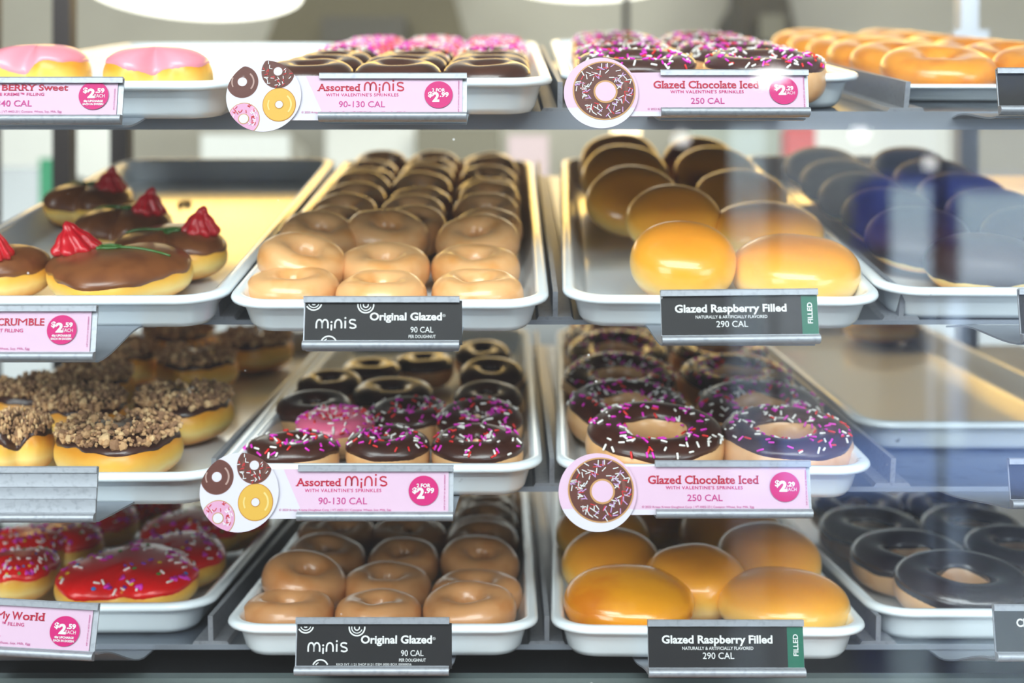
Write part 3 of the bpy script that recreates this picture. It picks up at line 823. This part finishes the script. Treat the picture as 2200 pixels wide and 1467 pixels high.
def clipc(p, clip):
    if clip is None: return p
    cx, cy, r = clip; d = math.hypot(p[0]-cx, p[1]-cy)
    return p if d <= r else (cx + (p[0]-cx)*r/d, cy + (p[1]-cy)*r/d)
L1, L2, L3, L4 = .00015, .0003, .00045, .0006

# ------------------------------------------------------------------ price tags
TAGN = {'n': 0}
def holder(row, xl, xr, yt, yb, D, rot=0, grooves=False):
    """an extruded aluminium ticket holder on a bent strip that hooks on the shelf edge"""
    xc, yc = (xl + xr)/2, (yt + yb)/2
    pos = Vector(((xc - 1100)/F*D, D, CZ + (733.5 - yc)/F*D)); w = (xr - xl)/F*D/2; h = (yb - yt)/F*D/2/math.cos(math.radians(10))
    Mx = Matrix.Translation(pos) @ Matrix.Rotation(math.radians(rot), 4, 'Y') @ Matrix.Rotation(math.radians(-10), 4, 'X')
    root = empty('price_tag', Mx)
    t = .0011
    lipb = [(-.0012 - .0036*math.sin(a)*1.0, -h + .0030 - .0030*math.cos(a)) for a in [k*PI/8 for k in range(9)]]
    prof = [(.0014, h), (-.0026, h), (-.0034, h - .0010), (-.0030, h - .0044), (-.0020, h - .0044), (-.0020, h - .0014), (.0003, h - .0010), (.0003, -h + .0062)]
    prof += [(-.0012, -h + .0063)] + list(reversed(lipb)) + [(.0014, -h)]
    mb = MB(); mb.extrude_x(prof, -w, w, M['alu'])
    if grooves:
        cuts = [-h + .0062, -.0032, .0046, h - .0044]
        for z0, z1 in zip(cuts[:-1], cuts[1:]):
            zz = [z0 + .0003 + (z1 - z0 - .0006)*k/4 for k in range(5)]
            mb.extrude_x([(.0003, zz[0])] + [(-.0006 - .0009*(k/4)**2, zz[k]) for k in range(5)] + [(.0003, zz[4])], -w, w, M['alu'])
    o = mb.build('tag_holder', root); sharp(o, 30)
    # bent strip back to the shelf edge, in world then made local
    r = ROWS[row]; e = r.pt(0, SHELF_FRONT - .001, SHELF - .0035)
    inv = Mx.inverted()
    y0, z0 = pos.y + .002 + h*.16, pos.z - h*.96; y1, z1 = e.y + .012, e.z - .0006
    top = []
    for k in range(13):
        s_ = k/12; sm = s_*s_*(3 - 2*s_); s3 = min(1, s_*1.35); sm = s3*s3*(3 - 2*s3)*.6 + s3*.4
        top.append((y0 + (y1 - y0)*s_, z0 + (z1 - z0)*sm))
    wv = w*.985
    mb = MB()
    vs = []
    for (y, z) in top: vs += [inv @ Vector((pos.x - wv, y, z)), inv @ Vector((pos.x + wv, y, z)), inv @ Vector((pos.x + wv, y + .0006, z - .0013)), inv @ Vector((pos.x - wv, y + .0006, z - .0013))]
    fs = []
    for k in range(12):
        for i in range(4): fs.append((4*k+i, 4*k+(i+1) % 4, 4*k+4+(i+1) % 4, 4*k+4+i))
    fs += [(3,2,1,0), (48,49,50,51)]
    mb.add(vs, fs, M['alu_lip']); o = mb.build('mounting_strip', root); sharp(o, 30)
    return root, w, h
def card(root, outline_fn):
    mb = MB(); outline_fn(mb); o = mb.build('label_card', root, False); return o
def lettering(card_o, fn, name='lettering', label=None):
    mb = MB(); fn(mb); o = mb.build(name, card_o, False); o.location = (0, 0, 0)
    if label: o['label'] = label
    return o
SHIFT = Matrix.Translation((0, -.0006, 0))   # card sits just in front of the holder's back plate

def ring_pic(P, mb, x, y, rx, hole, cmain, cedge, chl, clip=None, spr=None, seed=1, ry=None, holecol='p_lilac', n=90, lay=0, hx=0, hy=0):
    ry = ry or rx; a = lay
    P.disc(mb, x, y, rx, ry, M[cedge], L1 + a, clip=clip); P.disc(mb, x, y, rx*.955, ry*.955, M[cmain], L2 + a, clip=clip)
    P.ring(mb, x, y, rx*.66, rx*.76, M[chl], L3 + a, -50, 40, clip=clip)
    P.ring(mb, x, y, rx*.62, rx*.70, M[chl], L3 + a, 150, 205, clip=clip)
    P.disc(mb, x + hx, y + hy, hole*1.18, hole*1.18, M[cedge], L3 + a*1.0 + .00005, clip=clip)
    P.disc(mb, x + hx, y + hy, hole, hole, M[holecol], L4 + a, clip=clip)
    if spr:
        q = random.Random(seed)
        for _ in range(n):
            t = q.uniform(0, 2*PI); rr = q.uniform(hole*1.5, rx*.9); px, py = x + rr*math.cos(t), y + rr*math.sin(t)*ry/rx
            if clip and math.hypot(px - clip[0], py - clip[1]) > clip[2] - 4: continue
            b = q.uniform(0, PI); l = rx*.065 + 1.3; P.stroke(mb, [(px - l*math.cos(b), py - l*math.sin(b)), (px + l*math.cos(b), py + l*math.sin(b))], 2.0 if rx > 50 else 1.7, M[q.choice(spr)], L4 + a)

def badge(P, co, x, y, r, lines):
    def fn(mb):
        P.disc(mb, x, y, r, r, M['p_mag'], L2 + .0006)
        for t, x0, x1, b, h, off in lines: P.text(mb, t, x + x0, x + x1, y + b, h, M['p_white'], L3 + .0006, off)
    return lettering(co, fn, 'price_badge', 'magenta round price badge')
EACH = [('$', -21, -11, -1, 14, .02), ('2', -12, 5, 9, 22, .05), ('.29', 5, 22, -1, 10, .04), ('EACH', 3, 25, 9, 8, .0)]
EACH59 = [('$', -23, -13, -6, 12, .03), ('2', -13, 3, 5, 20, .05), ('.59', 4, 23, -6, 10, .04), ('EACH', 2, 24, 5, 8, .0), ('40¢ UPCHARGE', -21, 21, 15, 4.5, .04), ('EACH IN DOZEN', -22, 22, 22, 4.5, .04)]
TWOFOR = [('2 FOR', -15, 15, -7, 8, .03), ('$', -24, -14, 5, 12, .04), ('2', -14, 2, 16, 22, .05), ('.99', 3, 23, 5, 11, .04)]
LEGAL = '© 2023 Krispy Kreme Doughnut Corp. | VT-4402-23 | Contains: Wheat, Soy, Milk, Egg.'
OFF = .0006
def shiftP(P):
    P0 = P.P
    P.P = lambda x, y, off: P0(x, y, off + OFF)
    return P

def minis_tag(row, xl, xr, yt, yb, D, label):
    root, w, h = holder(row, xl, xr, yt, yb, D); tag(root, label, 'price tag', 'price tags on the shelf edges')
    P = shiftP(Print(807.5, 1059, 335/(2*w)))
    dcx, dcy, dr = 515, 1058, 85
    def outline(mb):
        P.slab(mb, [(dcx + dr*math.cos(2*PI*i/72), dcy + dr*math.sin(2*PI*i/72)) for i in range(72)], M['p_lilac'], .0016)
        P.slab(mb, [(560, 1008), (965, 1006), (965, 1114), (560, 1114)], M['p_lilac'], 0)
        P.poly(mb, [(608, 1008), (964.5, 1007), (964.5, 1113.5), (656, 1113.5)], M['p_pink'], .0001)
    co = card(root, outline)
    def let(mb):
        P.text(mb, 'Assorted', 635, 733, 1044, 17, M['p_red'], L2, .022, True)
        P.minis(mb, 741, 834, 1044, 21, M['p_red'], L2)
        P.text(mb, "WITH VALENTINE'S SPRINKLES", 655, 820, 1057, 7.2, M['p_mag'], L2, .012, space=1.15)
        P.text(mb, '90-130 CAL', 685, 790, 1083, 15, M['p_magl'], L2, .008)
        P.text(mb, LEGAL, 601, 843, 1097.5, 5, M['p_magl'], L2, 0)
        P.text(mb, 'SHP 2118 ITM 161 BOX 00000069', 1020, 1095, 958, 3.4, M['p_magl'], L2, 0, vertical=True)
    lettering(co, let)
    badge(P, co, 911, 1054, 32, TWOFOR)
    clip = (dcx, dcy, dr)
    for i, a in enumerate([(466,1025,36,10.5,'p_choc','p_choc2','p_hl',None,1), (546,1000,38,10,'p_choc','p_choc2','p_choc2',['p_white','p_white','p_sred'],2),
              (551,1079,38,8.5,'p_gold','p_gold3','p_gold2',None,3), (472,1113,36.5,10.5,'p_ipink','p_tan','p_pinkw',['p_sred','p_sred','p_white'],4)]):
        nm = ('plain chocolate ring printed on the sign', 'sprinkled chocolate ring printed on the sign', 'golden glazed ring printed on the sign', 'pink sprinkled ring printed on the sign')[i]
        lettering(co, lambda mb: ring_pic(P, mb, a[0], a[1], a[2], a[3], a[4], a[5], a[6], clip=clip, spr=a[7], seed=a[8], ry=a[2]*1.06, n=55, lay=.0016), 'printed_doughnut', nm)
    return root
def iced_tag(row, xl, xr, yt, yb, D, label, dc=(1283, 1058)):
    root, w, h = holder(row, xl, xr, yt, yb, D); tag(root, label, 'price tag', 'price tags on the shelf edges')
    P = shiftP(Print(1575.5, 1051, 335/(2*w)))
    dcx, dcy = dc; dr = 84
    def outline(mb):
        c = [(dcx + dr*math.cos(2*PI*i/72), dcy + dr*math.sin(2*PI*i/72)) for i in range(72)]
        P.slab(mb, c, M['p_pink'], .0016)
        P.poly(mb, [p for p in c if p[1] > dcy + 30], M['p_lilac'], .0017)
        P.slab(mb, [(1330, 1002), (1733, 998), (1738, 1104), (1330, 1106)], M['p_pink'], 0)
        P.poly(mb, [(1331, 1094), (1500, 1096), (1500, 1105.5), (1331, 1105.5)], M['p_lilac'], .0001)
    co = card(root, outline)
    def let(mb):
        P.text(mb, 'Glazed Chocolate Iced', 1392, 1631, 1039, 18, M['p_red'], L2, .022, True)
        P.text(mb, "WITH VALENTINE'S SPRINKLES", 1430, 1596, 1051, 7.2, M['p_mag'], L2, .012, space=1.15)
        P.text(mb, '250 CAL', 1476, 1552, 1076, 14.5, M['p_magl'], L2, .008)
        P.text(mb, LEGAL, 1378, 1620, 1091, 5, M['p_magl'], L2, 0)
        P.text(mb, 'SHP 2118 ITM 161 BOX 00000069', 1010, 1085, 1734, 3.4, M['p_magl'], L2, 0, vertical=True)
    lettering(co, let)
    badge(P, co, 1686, 1046, 32, EACH)
    lettering(co, lambda mb: ring_pic(P, mb, dcx + 7, dcy - 5, 71, 23, 'p_choc', 'p_tan', 'p_choc2', spr=['p_white', 'p_white', 'p_sred', 'p_slil'], seed=9, holecol='p_pink', n=120, lay=.0018, hx=3, hy=3, ry=70), 'printed_doughnut', 'large sprinkled chocolate ring printed on the sign')
    return root
def logo(P, mb, x, y, ylo, yhi):
    """a ring mark of three concentric arcs, cut by the card's edge"""
    for r0, r1, a0, a1 in ((15.5, 18.5, 0, 360), (10.5, 12.5, 20, 250), (4, 6.5, 0, 360)):
        vs = []; fs = []; n = 48
        for i in range(n):
            a, b = math.radians(a0 + (a1-a0)*i/n), math.radians(a0 + (a1-a0)*(i+1)/n)
            q4 = [(x + r*math.cos(t), y + r*math.sin(t)) for r, t in ((r0, a), (r1, a), (r1, b), (r0, b))]
            if all(ylo <= p[1] <= yhi and p[0] >= 656 for p in q4):
                k = len(vs); vs += [P.P(p[0], p[1], L2) for p in q4]; fs.append((k, k+1, k+2, k+3))
        if vs: mb.add(vs, fs, M['p_white'])
def black_minis_tag(row, xl, xr, yt, yb, D, label, foot=False):
    root, w, h = holder(row, xl, xr, yt, yb, D); tag(root, label, 'price tag', 'price tags on the shelf edges')
    P = shiftP(Print(819, 694.5, 335/(2*w)))
    co = card(root, lambda mb: P.slab(mb, [(654.5, 645), (992, 645), (993, 742), (654.5, 742)], M['p_black'], 0))
    def let(mb):
        P.minis(mb, 678, 767, 706, 20, M['p_white'], L2)
        P.text(mb, 'Original Glazed', 794, 949, 688, 17, M['p_white'], L2, .03)
        P.text(mb, '®', 950, 957, 681, 6, M['p_white'], L2, 0)
        P.text(mb, '90 CAL', 882, 931, 715, 13, M['p_white'], L2, .004)
        P.text(mb, 'PER DOUGHNUT', 878, 936, 727, 7, M['p_white'], L2, .008)
        logo(P, mb, 673, 649, 652, 733); logo(P, mb, 785, 655, 652, 733); logo(P, mb, 707, 740, 650, 735)
        if foot: P.text(mb, 'KKD SVT 1121 SHOP 0121 ITEM 0000 BOX 00000056', 742, 905, 735, 5, M['p_white'], L2, 0)
    lettering(co, let); return root
def raspberry_tag(row, xl, xr, yt, yb, D, label, rot=0):
    root, w, h = holder(row, xl, xr, yt, yb, D, rot); tag(root, label, 'price tag', 'price tags on the shelf edges')
    P = shiftP(Print(1589, 681, 338/(2*w)))
    def outline(mb):
        P.slab(mb, [(1421, 635), (1757, 635), (1757, 724), (1421, 724)], M['p_black'], 0)
        P.poly(mb, [(1722, 635.5), (1756.8, 635.5), (1756.8, 723.5), (1722, 723.5)], M['p_green'], .0001)
    co = card(root, outline)
    def let(mb):
        P.text(mb, 'Glazed Raspberry Filled', 1450, 1690, 670, 17, M['p_white'], L2, .03)
        P.text(mb, 'NATURALLY & ARTIFICIALLY FLAVORED', 1494, 1648, 684, 7, M['p_white'], L2, .01)
        P.text(mb, '290 CAL', 1538, 1606, 703, 14, M['p_white'], L2, .004)
        P.text(mb, 'FILLED', 651, 697, 1745, 11, M['p_white'], L2, .02, vertical=True)
    lettering(co, let); return root
def pink_tag(row, xr, yt, yb, D, label, texts, bx, by, rot=0, cardr=12):
    """tag cut by the left edge of the photograph; drawn in the photograph's own pixels"""
    xl = xr - 335
    root, w, h = holder(row, xl, xr, yt, yb, D, rot); tag(root, label, 'price tag', 'price tags on the shelf edges')
    P = shiftP(Print((xl + xr)/2, (yt + yb)/2, 335/(2*w)))
    co = card(root, lambda mb: P.slab(mb, [(xl + 2, yt + 8), (xr - cardr, yt + 8), (xr - cardr, yb - 12), (xl + 2, yb - 12)], M['p_pink'], 0))
    def let(mb):
        for t, x0, x1, b, hh, m, off, serif in texts: P.text(mb, t, x0, x1, b, hh, M[m], L2, off, serif)
        P.text(mb, 'SHP 2118 ITM 161 BOX 00000069', yt + 24, yb - 30, xr - cardr - 4, 3.4, M['p_magl'], L2, 0, vertical=True)
    lettering(co, let); badge(P, co, bx, by, 32, EACH59); return root
def black_tag(row, xl, yt, yb, D, label, texts=()):
    xr = xl + 335
    root, w, h = holder(row, xl, xr, yt, yb, D); tag(root, label, 'price tag', 'price tags on the shelf edges')
    P = shiftP(Print((xl + xr)/2, (yt + yb)/2, 335/(2*w)))
    co = card(root, lambda mb: P.slab(mb, [(xl + 2, yt + 8), (xr - 2, yt + 8), (xr - 2, yb - 12), (xl + 2, yb - 12)], M['p_black'], 0))
    if texts: lettering(co, lambda mb: [P.text(mb, t, x0, x1, b, hh, M['p_white'], L2, .03) for t, x0, x1, b, hh in texts])
    return root
DT = {1: .843, 2: .80, 3: .80, 4: .81}
minis_tag(1, 686, 1003, 157, 262, DT[1], 'pink assorted minis sign with round end on the top shelf')
iced_tag(1, 1419, 1737, 150, 252, DT[1], 'pink chocolate iced sign with big printed ring, top shelf', dc=(1273, 1052))
minis_tag(3, 640, 974, 1000, 1118, DT[3], 'pink assorted minis sign with round end on the third shelf')
iced_tag(3, 1408, 1742, 990, 1112, DT[3], 'pink chocolate iced sign with big printed ring, third shelf')
black_minis_tag(2, 652, 987, 637, 752, DT[2], 'black minis original glazed tag on the second shelf')
black_minis_tag(4, 635, 965, 1328, 1448, DT[4], 'black minis original glazed tag on the bottom shelf', True)
raspberry_tag(2, 1420, 1758, 622, 740, DT[2], 'black and green raspberry filled tag on the second shelf', -.6)
raspberry_tag(4, 1392, 1727, 1333, 1452, DT[4], 'black and green raspberry filled tag on the bottom shelf')
pink_tag(1, 264, 166, 268, DT[1] - .02, 'pink tag reading BERRY Sweet at the left of the top shelf',
    [('BERRY Sweet', 2, 146, 194, 14, 'p_red', .02, True), ('E KREME™ FILLING', 0, 95, 206, 7, 'p_mag', .01, False), ('340 CAL', -6, 70, 230, 14.5, 'p_magl', .01, False), ('p. | VT-4402-23 | Contains: Wheat, Soy, Milk, Egg', 0, 135, 244, 5, 'p_magl', 0, False)], 202, 206)
pink_tag(2, 207, 656, 776, DT[2], 'pink tag reading CRUMBLE at the left of the second shelf',
    [('CRU', -6, 37, 699, 16, 'p_red', .02, True), ('M', 38, 58, 699, 16, 'p_red', .0, False), ('BLE', 60, 95, 699, 16, 'p_red', .02, True), ('T FILLING', 0, 50, 714, 8, 'p_mag', .01, False), ('Wheat, Soy, Milk, Egg', 0, 67, 752, 5, 'p_magl', 0, False)], 134, 709)
r_, w_, h_ = holder(3, -127, 208, 1003, 1121, DT[3], 0, True); tag(r_, 'blank grooved metal ticket holder at the left of the third shelf', 'price tag', 'price tags on the shelf edges')
pink_tag(4, 208, 1289, 1408, DT[4], 'pink tag reading My World at the left of the bottom shelf',
    [('M', -10, 8, 1331, 17, 'p_red', .0, False), ('y W', 9, 46, 1331, 17, 'p_red', .02, False), ('orld', 47, 95, 1331, 17, 'p_red', .022, True), ('™ FILLING', 4, 52, 1345, 8, 'p_mag', .01, False), ('-', -6, 4, 1371, 12, 'p_mag', .02, False), ('Wheat, Soy, Milk, Egg', 0, 70, 1383, 5, 'p_magl', 0, False)], 141, 1350, 3.2)
black_tag(1, 2143, 146, 248, DT[1], 'plain black tag at the right of the top shelf')
black_tag(2, 2190, 620, 738, DT[2], 'dark tag just entering the right of the second shelf')
black_tag(3, 2168, 985, 1092, DT[3] + .01, 'dark tag just entering the right of the third shelf')
black_tag(4, 2136, 1300, 1418, DT[4], 'black tag reading Ch at the right of the bottom shelf', [('Ch', 2184, 2208, 1346, 17)])

# ------------------------------------------------------------------ display case
case = empty('display_case', Matrix.Translation((0, 1.2, 0)))
tag(case, 'long glass fronted doughnut display case on a dark base', 'display case')
ci = case.matrix_world.inverted()
def cbox(name, x0, x1, y0, y1, z0, z1, m, label=None):
    mb = MB(); mb.box(x0, x1, y0, y1, z0, z1, m, ci); o = mb.build(name, case, False)
    if label: o['label'] = label
    return o
cbox('case_floor', -.70, .72, .905, 1.62, CZ - .268, CZ - .247, M['black_deck'], 'black case floor')
cbox('front_rail', -.70, .72, .890, .9045, CZ - .268, CZ - .2465, M['rail'])
cbox('counter_edge', -.70, .72, .76, .8895, CZ - .300, CZ - .2500, M['wood'], 'brown counter edge')
cbox('base_cabinet', -.70, .72, .905, 1.62, 0, CZ - .2685, M['black_deck'])
for x, m, zt in ((-.588, 'post_dark', .62), (-.513, 'post_dark', .33), (.597, 'post_pale', .62)):
    cbox('rear_post', x - .0115, x + .0115, 1.585, 1.61, CZ - .247, CZ + zt, M[m])
cbox('rear_foot', .575, .620, 1.58, 1.615, CZ + .385, CZ + .405, M['post_pale'])
cbox('end_panel', .70, .72, .84, 1.62, CZ - .247, CZ + .62, M['post_pale'])
cbox('end_panel', -.70, -.68, .84, 1.62, CZ - .247, CZ + .62, M['post_dark'])
mb = MB(); th = .006; g = .0021      # the two faces are a hair out of parallel
vs = [(-.7, .745, CZ-.30), (.72, .745, CZ-.30), (.72, .745, CZ+.62), (-.7, .745, CZ+.62)]
vb = [(x, y + th + (z - CZ + .30)*g, z) for x, y, z in vs]
mb.add(vs + vb, [(0,1,2,3), (7,6,5,4), (0,4,5,1), (1,5,6,2), (2,6,7,3), (3,7,4,0)], M['glass'], ci)
o = mb.build('front_glass', case, False); o['label'] = 'clear front glass pane with dust and reflections'

# ------------------------------------------------------------------ the hall and the kitchen
M['wall'] = mat('kitchen_wall_paint', rgb(196, 190, 172), .7, 0, noise=(rgb(180, 174, 158), 1.5, .4, .7))
M['wall_dark'] = mat('dark_hall_wall', rgb(30, 26, 25), .8)
M['ceil'] = mat('ceiling_paint', rgb(205, 202, 192), .8)
M['floor'] = mat('floor_tile', rgb(42, 40, 40), .14, 0, noise=(rgb(34, 32, 32), 3, .4, .6))
M['olive'] = mat('olive_hood_metal', rgb(104, 98, 78), .45, .3)
M['olive_d'] = mat('dark_olive_hood_metal', rgb(70, 64, 50), .5, .2)
M['white'] = mat('white_panel', rgb(236, 236, 226), .6)
M['steel'] = mat('steel_equipment', rgb(150, 152, 150), .35, .7)
M['greyg'] = mat('grey_green_panel', rgb(168, 174, 160), .5)
M['lampw'] = mat('lamp_glow', (1, .97, .88, 1), .5, emit=(1, .97, .86, 1), es=3.2)
M['lampd'] = mat('downlight_glow', (1, 1, 1, 1), .5, emit=(1, .98, .95, 1), es=18)
M['warm'] = mat('warm_lamp_glow', (1, .8, .5, 1), .5, emit=(1, .78, .45, 1), es=3.0)
M['awning'] = mat('blue_awning', rgb(12, 26, 84), .8)
M['street'] = mat('asphalt', rgb(40, 60, 100), .8)
M['facade'] = mat('grey_facade', rgb(40, 40, 48), .8)
M['cream_out'] = mat('cream_render', rgb(84, 77, 70), .8)
M['pillar_out'] = mat('grey_pillar_paint', rgb(130, 132, 138), .8)
M['redm'] = mat('red_plastic', rgb(208, 60, 50), .5)
M['pinkm'] = mat('pale_pink_card', rgb(232, 206, 204), .6)
M['greenm'] = mat('green_plastic', rgb(40, 150, 100), .5)
def sbox(name, x0, x1, y0, y1, z0, z1, m):
    mb = MB(); mb.box(x0, x1, y0, y1, z0, z1, M[m]); return tag(mb.build(name, None, False), kind='structure')
X0, X1, YB, YF, ZC = -4.5, 4.5, 4.6, -8.0, CZ + 1.95
sbox('floor', X0, X1, YF, YB, -.1, 0, 'floor')
sbox('ceiling', X0, X1, YF, YB, ZC, ZC + .1, 'ceil')
sbox('wall_back', X0, X1, YB, YB + .1, 0, ZC, 'wall')
sbox('wall_left', X0 - .1, X0, YF, YB, 0, ZC, 'wall_dark')
sbox('wall_right', X1, X1 + .1, YF, YB, 0, ZC, 'wall')
# street wall behind the camera: dark, with one wide shop window at its right side
def OX(px, y): return (px - 1100)/F*(1.49 - y)
def OZ(py, y): return CZ + (733.5 - py)/F*(1.49 - y)
wx0, wx1, wz0, wz1 = OX(1556, YF), OX(2240, YF), .02, OZ(252, YF)
mb = MB(); mb.box(X0, wx0, YF - .12, YF, 0, ZC, M['wall_dark']); mb.box(wx1, X1, YF - .12, YF, 0, ZC, M['wall_dark'])
mb.box(wx0, wx1, YF - .12, YF, wz1, ZC, M['wall_dark'])
tag(mb.build('wall_front', None, False), kind='structure')
mb = MB(); t = .05
for x in (wx0, OX(1660, YF), OX(2020, YF), wx1 - t): mb.box(x, x + t, YF - .08, YF - .02, wz0, wz1, M['post_dark'])
for z in (wz0, wz1 - t): mb.box(wx0 + t, wx1 - t, YF - .079, YF - .021, z, z + t, M['post_dark'])
tag(mb.build('window_1', None, False), kind='structure')
sbox('street', -16, 18, -30, YF - .2, -.15, -.02, 'street')
def outside(name, y, dep, px0, px1, py0, py1, m, label, cat):
    mb = MB(); mb.box(OX(px0, y), OX(px1, y), y - dep, y, OZ(py1, y) if py1 else -.02, OZ(py0, y), M[m]); return tag(mb.build(name, None, False), label, cat)
sbox('exterior_facade', -16, 18, -17.2, -17, -.02, 7.5, 'facade')
outside('white_column', -9.4, .3, 1562, 1640, 200, 1020, 'white', 'sunlit white column outside, mirrored as a pale vertical band in the glass', 'column')  # added reflector, shaped to put the pale band in the glass
outside('white_banner', -14, .06, 1916, 2000, 396, 600, 'white', 'white banner outside, mirrored over the dark chocolate doughnuts', 'banner')  # added reflector, sized to the bright patch over the dark tray
outside('white_banner', -14, .06, 2064, 2300, 408, 610, 'white', 'wide white banner outside, mirrored at the right edge of the glass', 'banner')  # second added reflector, for the bright patch at the right edge
outside('grey_pillar', -13.2, .3, 2012, 2075, 640, None, 'pillar_out', 'grey pillar outside, mirrored as a faint vertical band at the right', 'pillar')  # added reflector giving the faint band at the right
outside('cream_building', -16, .8, 1640, 1890, 250, None, 'cream_out', 'cream building outside, mirrored as a pale haze over the filled doughnuts', 'building')  # added reflector block that lays haze over the filled doughnuts
outside('blue_awning', -14.6, 1.0, 1880, 2400, 372, 520, 'awning', 'deep blue awning outside, mirrored over the dark chocolate doughnuts', 'awning')
# hall downlights, mirrored as small paired ovals in the front glass
for i, (px, py) in enumerate([(1657, 165), (1465, 298), (2000, 350), (1848, 288)]):
    hgt = 1.45; Ld = hgt/((733.5 - py)/F)
    x, y = (px - 1100)/F*Ld, 1.49 - Ld
    o = empty('ceiling_downlight', Matrix.Translation((x, y, CZ + hgt)))
    tag(o, 'round hall downlight, mirrored as a small white oval in the case glass', 'lamp', 'hall downlights')
    mb = MB(); R = .09 if i == 0 else .055
    mb.grid(lambda a, j: (R*(1, .96)[j]*math.cos(2*PI*a/24), R*(1, .96)[j]*math.sin(2*PI*a/24), (0.03, 0)[j]), 24, 2, M['lampd'], cap1=True, cap0=True); mb.build('lamp_disc', o, False)
    mb = MB(); mb.tube([(0, 0, .03), (0, 0, ZC - CZ - hgt)], .012, M['post_pale']); mb.build('stem', o)
# kitchen behind the case
def KX(px, d): return (px - 1100)/F*d
def KZ(py, d): return CZ + (733.5 - py)/F*d
def kbox(name, px0, px1, py0, py1, d, dep, m, label, cat, floor=False, **kw):
    mb = MB(); mb.box(KX(px0, d), KX(px1, d), d, d + dep, 0 if floor else KZ(py1, d), KZ(py0, d), M[m]); return tag(mb.build(name, None, False), label, cat)
def hood(name, px0, px1, py0, py1, d, m, m2, label):
    o = empty(name, Matrix.Translation((KX((px0+px1)/2, d), d, KZ(py1, d)))); tag(o, label, 'hood')
    w = KX(px1, d) - KX(px0, d); hh = KZ(py0, d) - KZ(py1, d)
    mb = MB(); mb.add([(-w/2, 0, 0), (w/2, 0, 0), (w/2, .5, 0), (-w/2, .5, 0), (-w/2.4, .1, hh), (w/2.4, .1, hh), (w/2.4, .5, hh), (-w/2.4, .5, hh)], [(0,3,2,1),(4,5,6,7),(0,1,5,4),(1,2,6,5),(2,3,7,6),(3,0,4,7)], M[m]); mb.build('hood_body', o, False)
    mb = MB(); mb.box(-w/5, w/5, -.05, .12, hh*.1, hh*.5, M[m2]); mb.build('filter_panel', o, False)
    mb = MB(); mb.box(-w/4, w/4, .15, .45, hh, hh + .5, M[m]); mb.build('flue', o, False)
hood('exhaust_hood', 560, 1010, -30, 118, 4.0, 'olive', 'olive_d', 'wide olive metal exhaust hood blurred behind the minis tray')
hood('exhaust_hood', 1585, 1720, -30, 110, 4.05, 'olive_d', 'olive', 'narrow dark hood blurred above the amber doughnuts')
kbox('wall_cabinet', 700, 892, 262, 372, 4.1, .4, 'white', 'white cabinet blurred between the top and second shelves', 'cabinet', True)
kbox('refrigerator', 892, 1075, 272, 420, 4.0, .5, 'olive', 'dark olive refrigerator blurred behind the glazed minis', 'refrigerator', True)
kbox('storage_cabinet', 1480, 1705, 262, 420, 4.0, .5, 'greyg', 'grey green storage cabinet blurred behind the filled doughnuts', 'cabinet', True)
kbox('steel_cabinet', 1750, 2040, 262, 420, 4.1, .4, 'white', 'pale steel cabinet blurred behind the dark chocolate tray', 'cabinet', True)
kbox('tiled_partition', -60, 118, 262, 345, 3.6, .06, 'white', 'white partition blurred at the far left between shelves', 'partition', True)
kbox('tiled_partition', 150, 256, 262, 470, 3.6, .06, 'white', 'white partition seen between the two dark rear posts', 'partition', True)
rc = kbox('rear_counter', -80, 2300, 470, 520, 2.9, .6, 'steel', 'long steel rear counter behind the display case', 'counter', True)
zc_ = KZ(470, 2.9)
def on_counter(name, px0, px1, py0, m, label, cat, y=3.1, dep=.25):
    mb = MB(); mb.box(KX(px0, y), KX(px1, y), y, y + dep, zc_ + .0005, KZ(py0, y), M[m]); return tag(mb.build(name, None, False), label, cat)
on_counter('bakery_machine', -40, 112, 358, 'steel', 'steel bakery machine blurred behind the rose doughnuts', 'machine')
o = on_counter('green_tub', 84, 118, 340, 'greenm', 'small green tub beside the steel machine', 'tub', 3.0, .06)
on_counter('paper_stack', 432, 622, 288, 'white', 'tall stack of white boxes behind the empty tray end', 'boxes')
on_counter('pink_box', 1092, 1178, 290, 'pinkm', 'pale pink bakery box blurred behind the tray divider', 'box')
on_counter('red_canister', 1690, 1752, 272, 'redm', 'red canister blurred behind the filled doughnuts', 'canister', 3.15, .07)
def pendant(px, py, wpx, d, m, label, thick=.03):
    R = wpx/F*d/2; o = empty('pendant_lamp', Matrix.Translation((KX(px, d), d, KZ(py, d)))); tag(o, label, 'lamp')
    mb = MB(); pr = [(R*.86, 0), (R, .008), (R, thick), (R*.7, thick + .03), (.03, thick + .05)]
    mb.grid(lambda a, j: (pr[j][0]*math.cos(2*PI*a/40), pr[j][0]*math.sin(2*PI*a/40), pr[j][1]), 40, 5, M[m], cap0=True, cap1=True); mb.build('lamp_shade', o)
    mb = MB(); mb.tube([(0, 0, thick + .04), (0, 0, ZC - o.location.z)], .008, M['post_dark']); mb.build('cord', o)
pendant(418, -12, 455, 3.2, 'lampw', 'large round white lamp glowing at the upper left')
pendant(1270, -52, 430, 3.6, 'lampw', 'round white lamp just touching the top edge')
pendant(1345, 296, 60, 2.95, 'warm', 'small warm lamp glowing behind the filled doughnuts', .015)
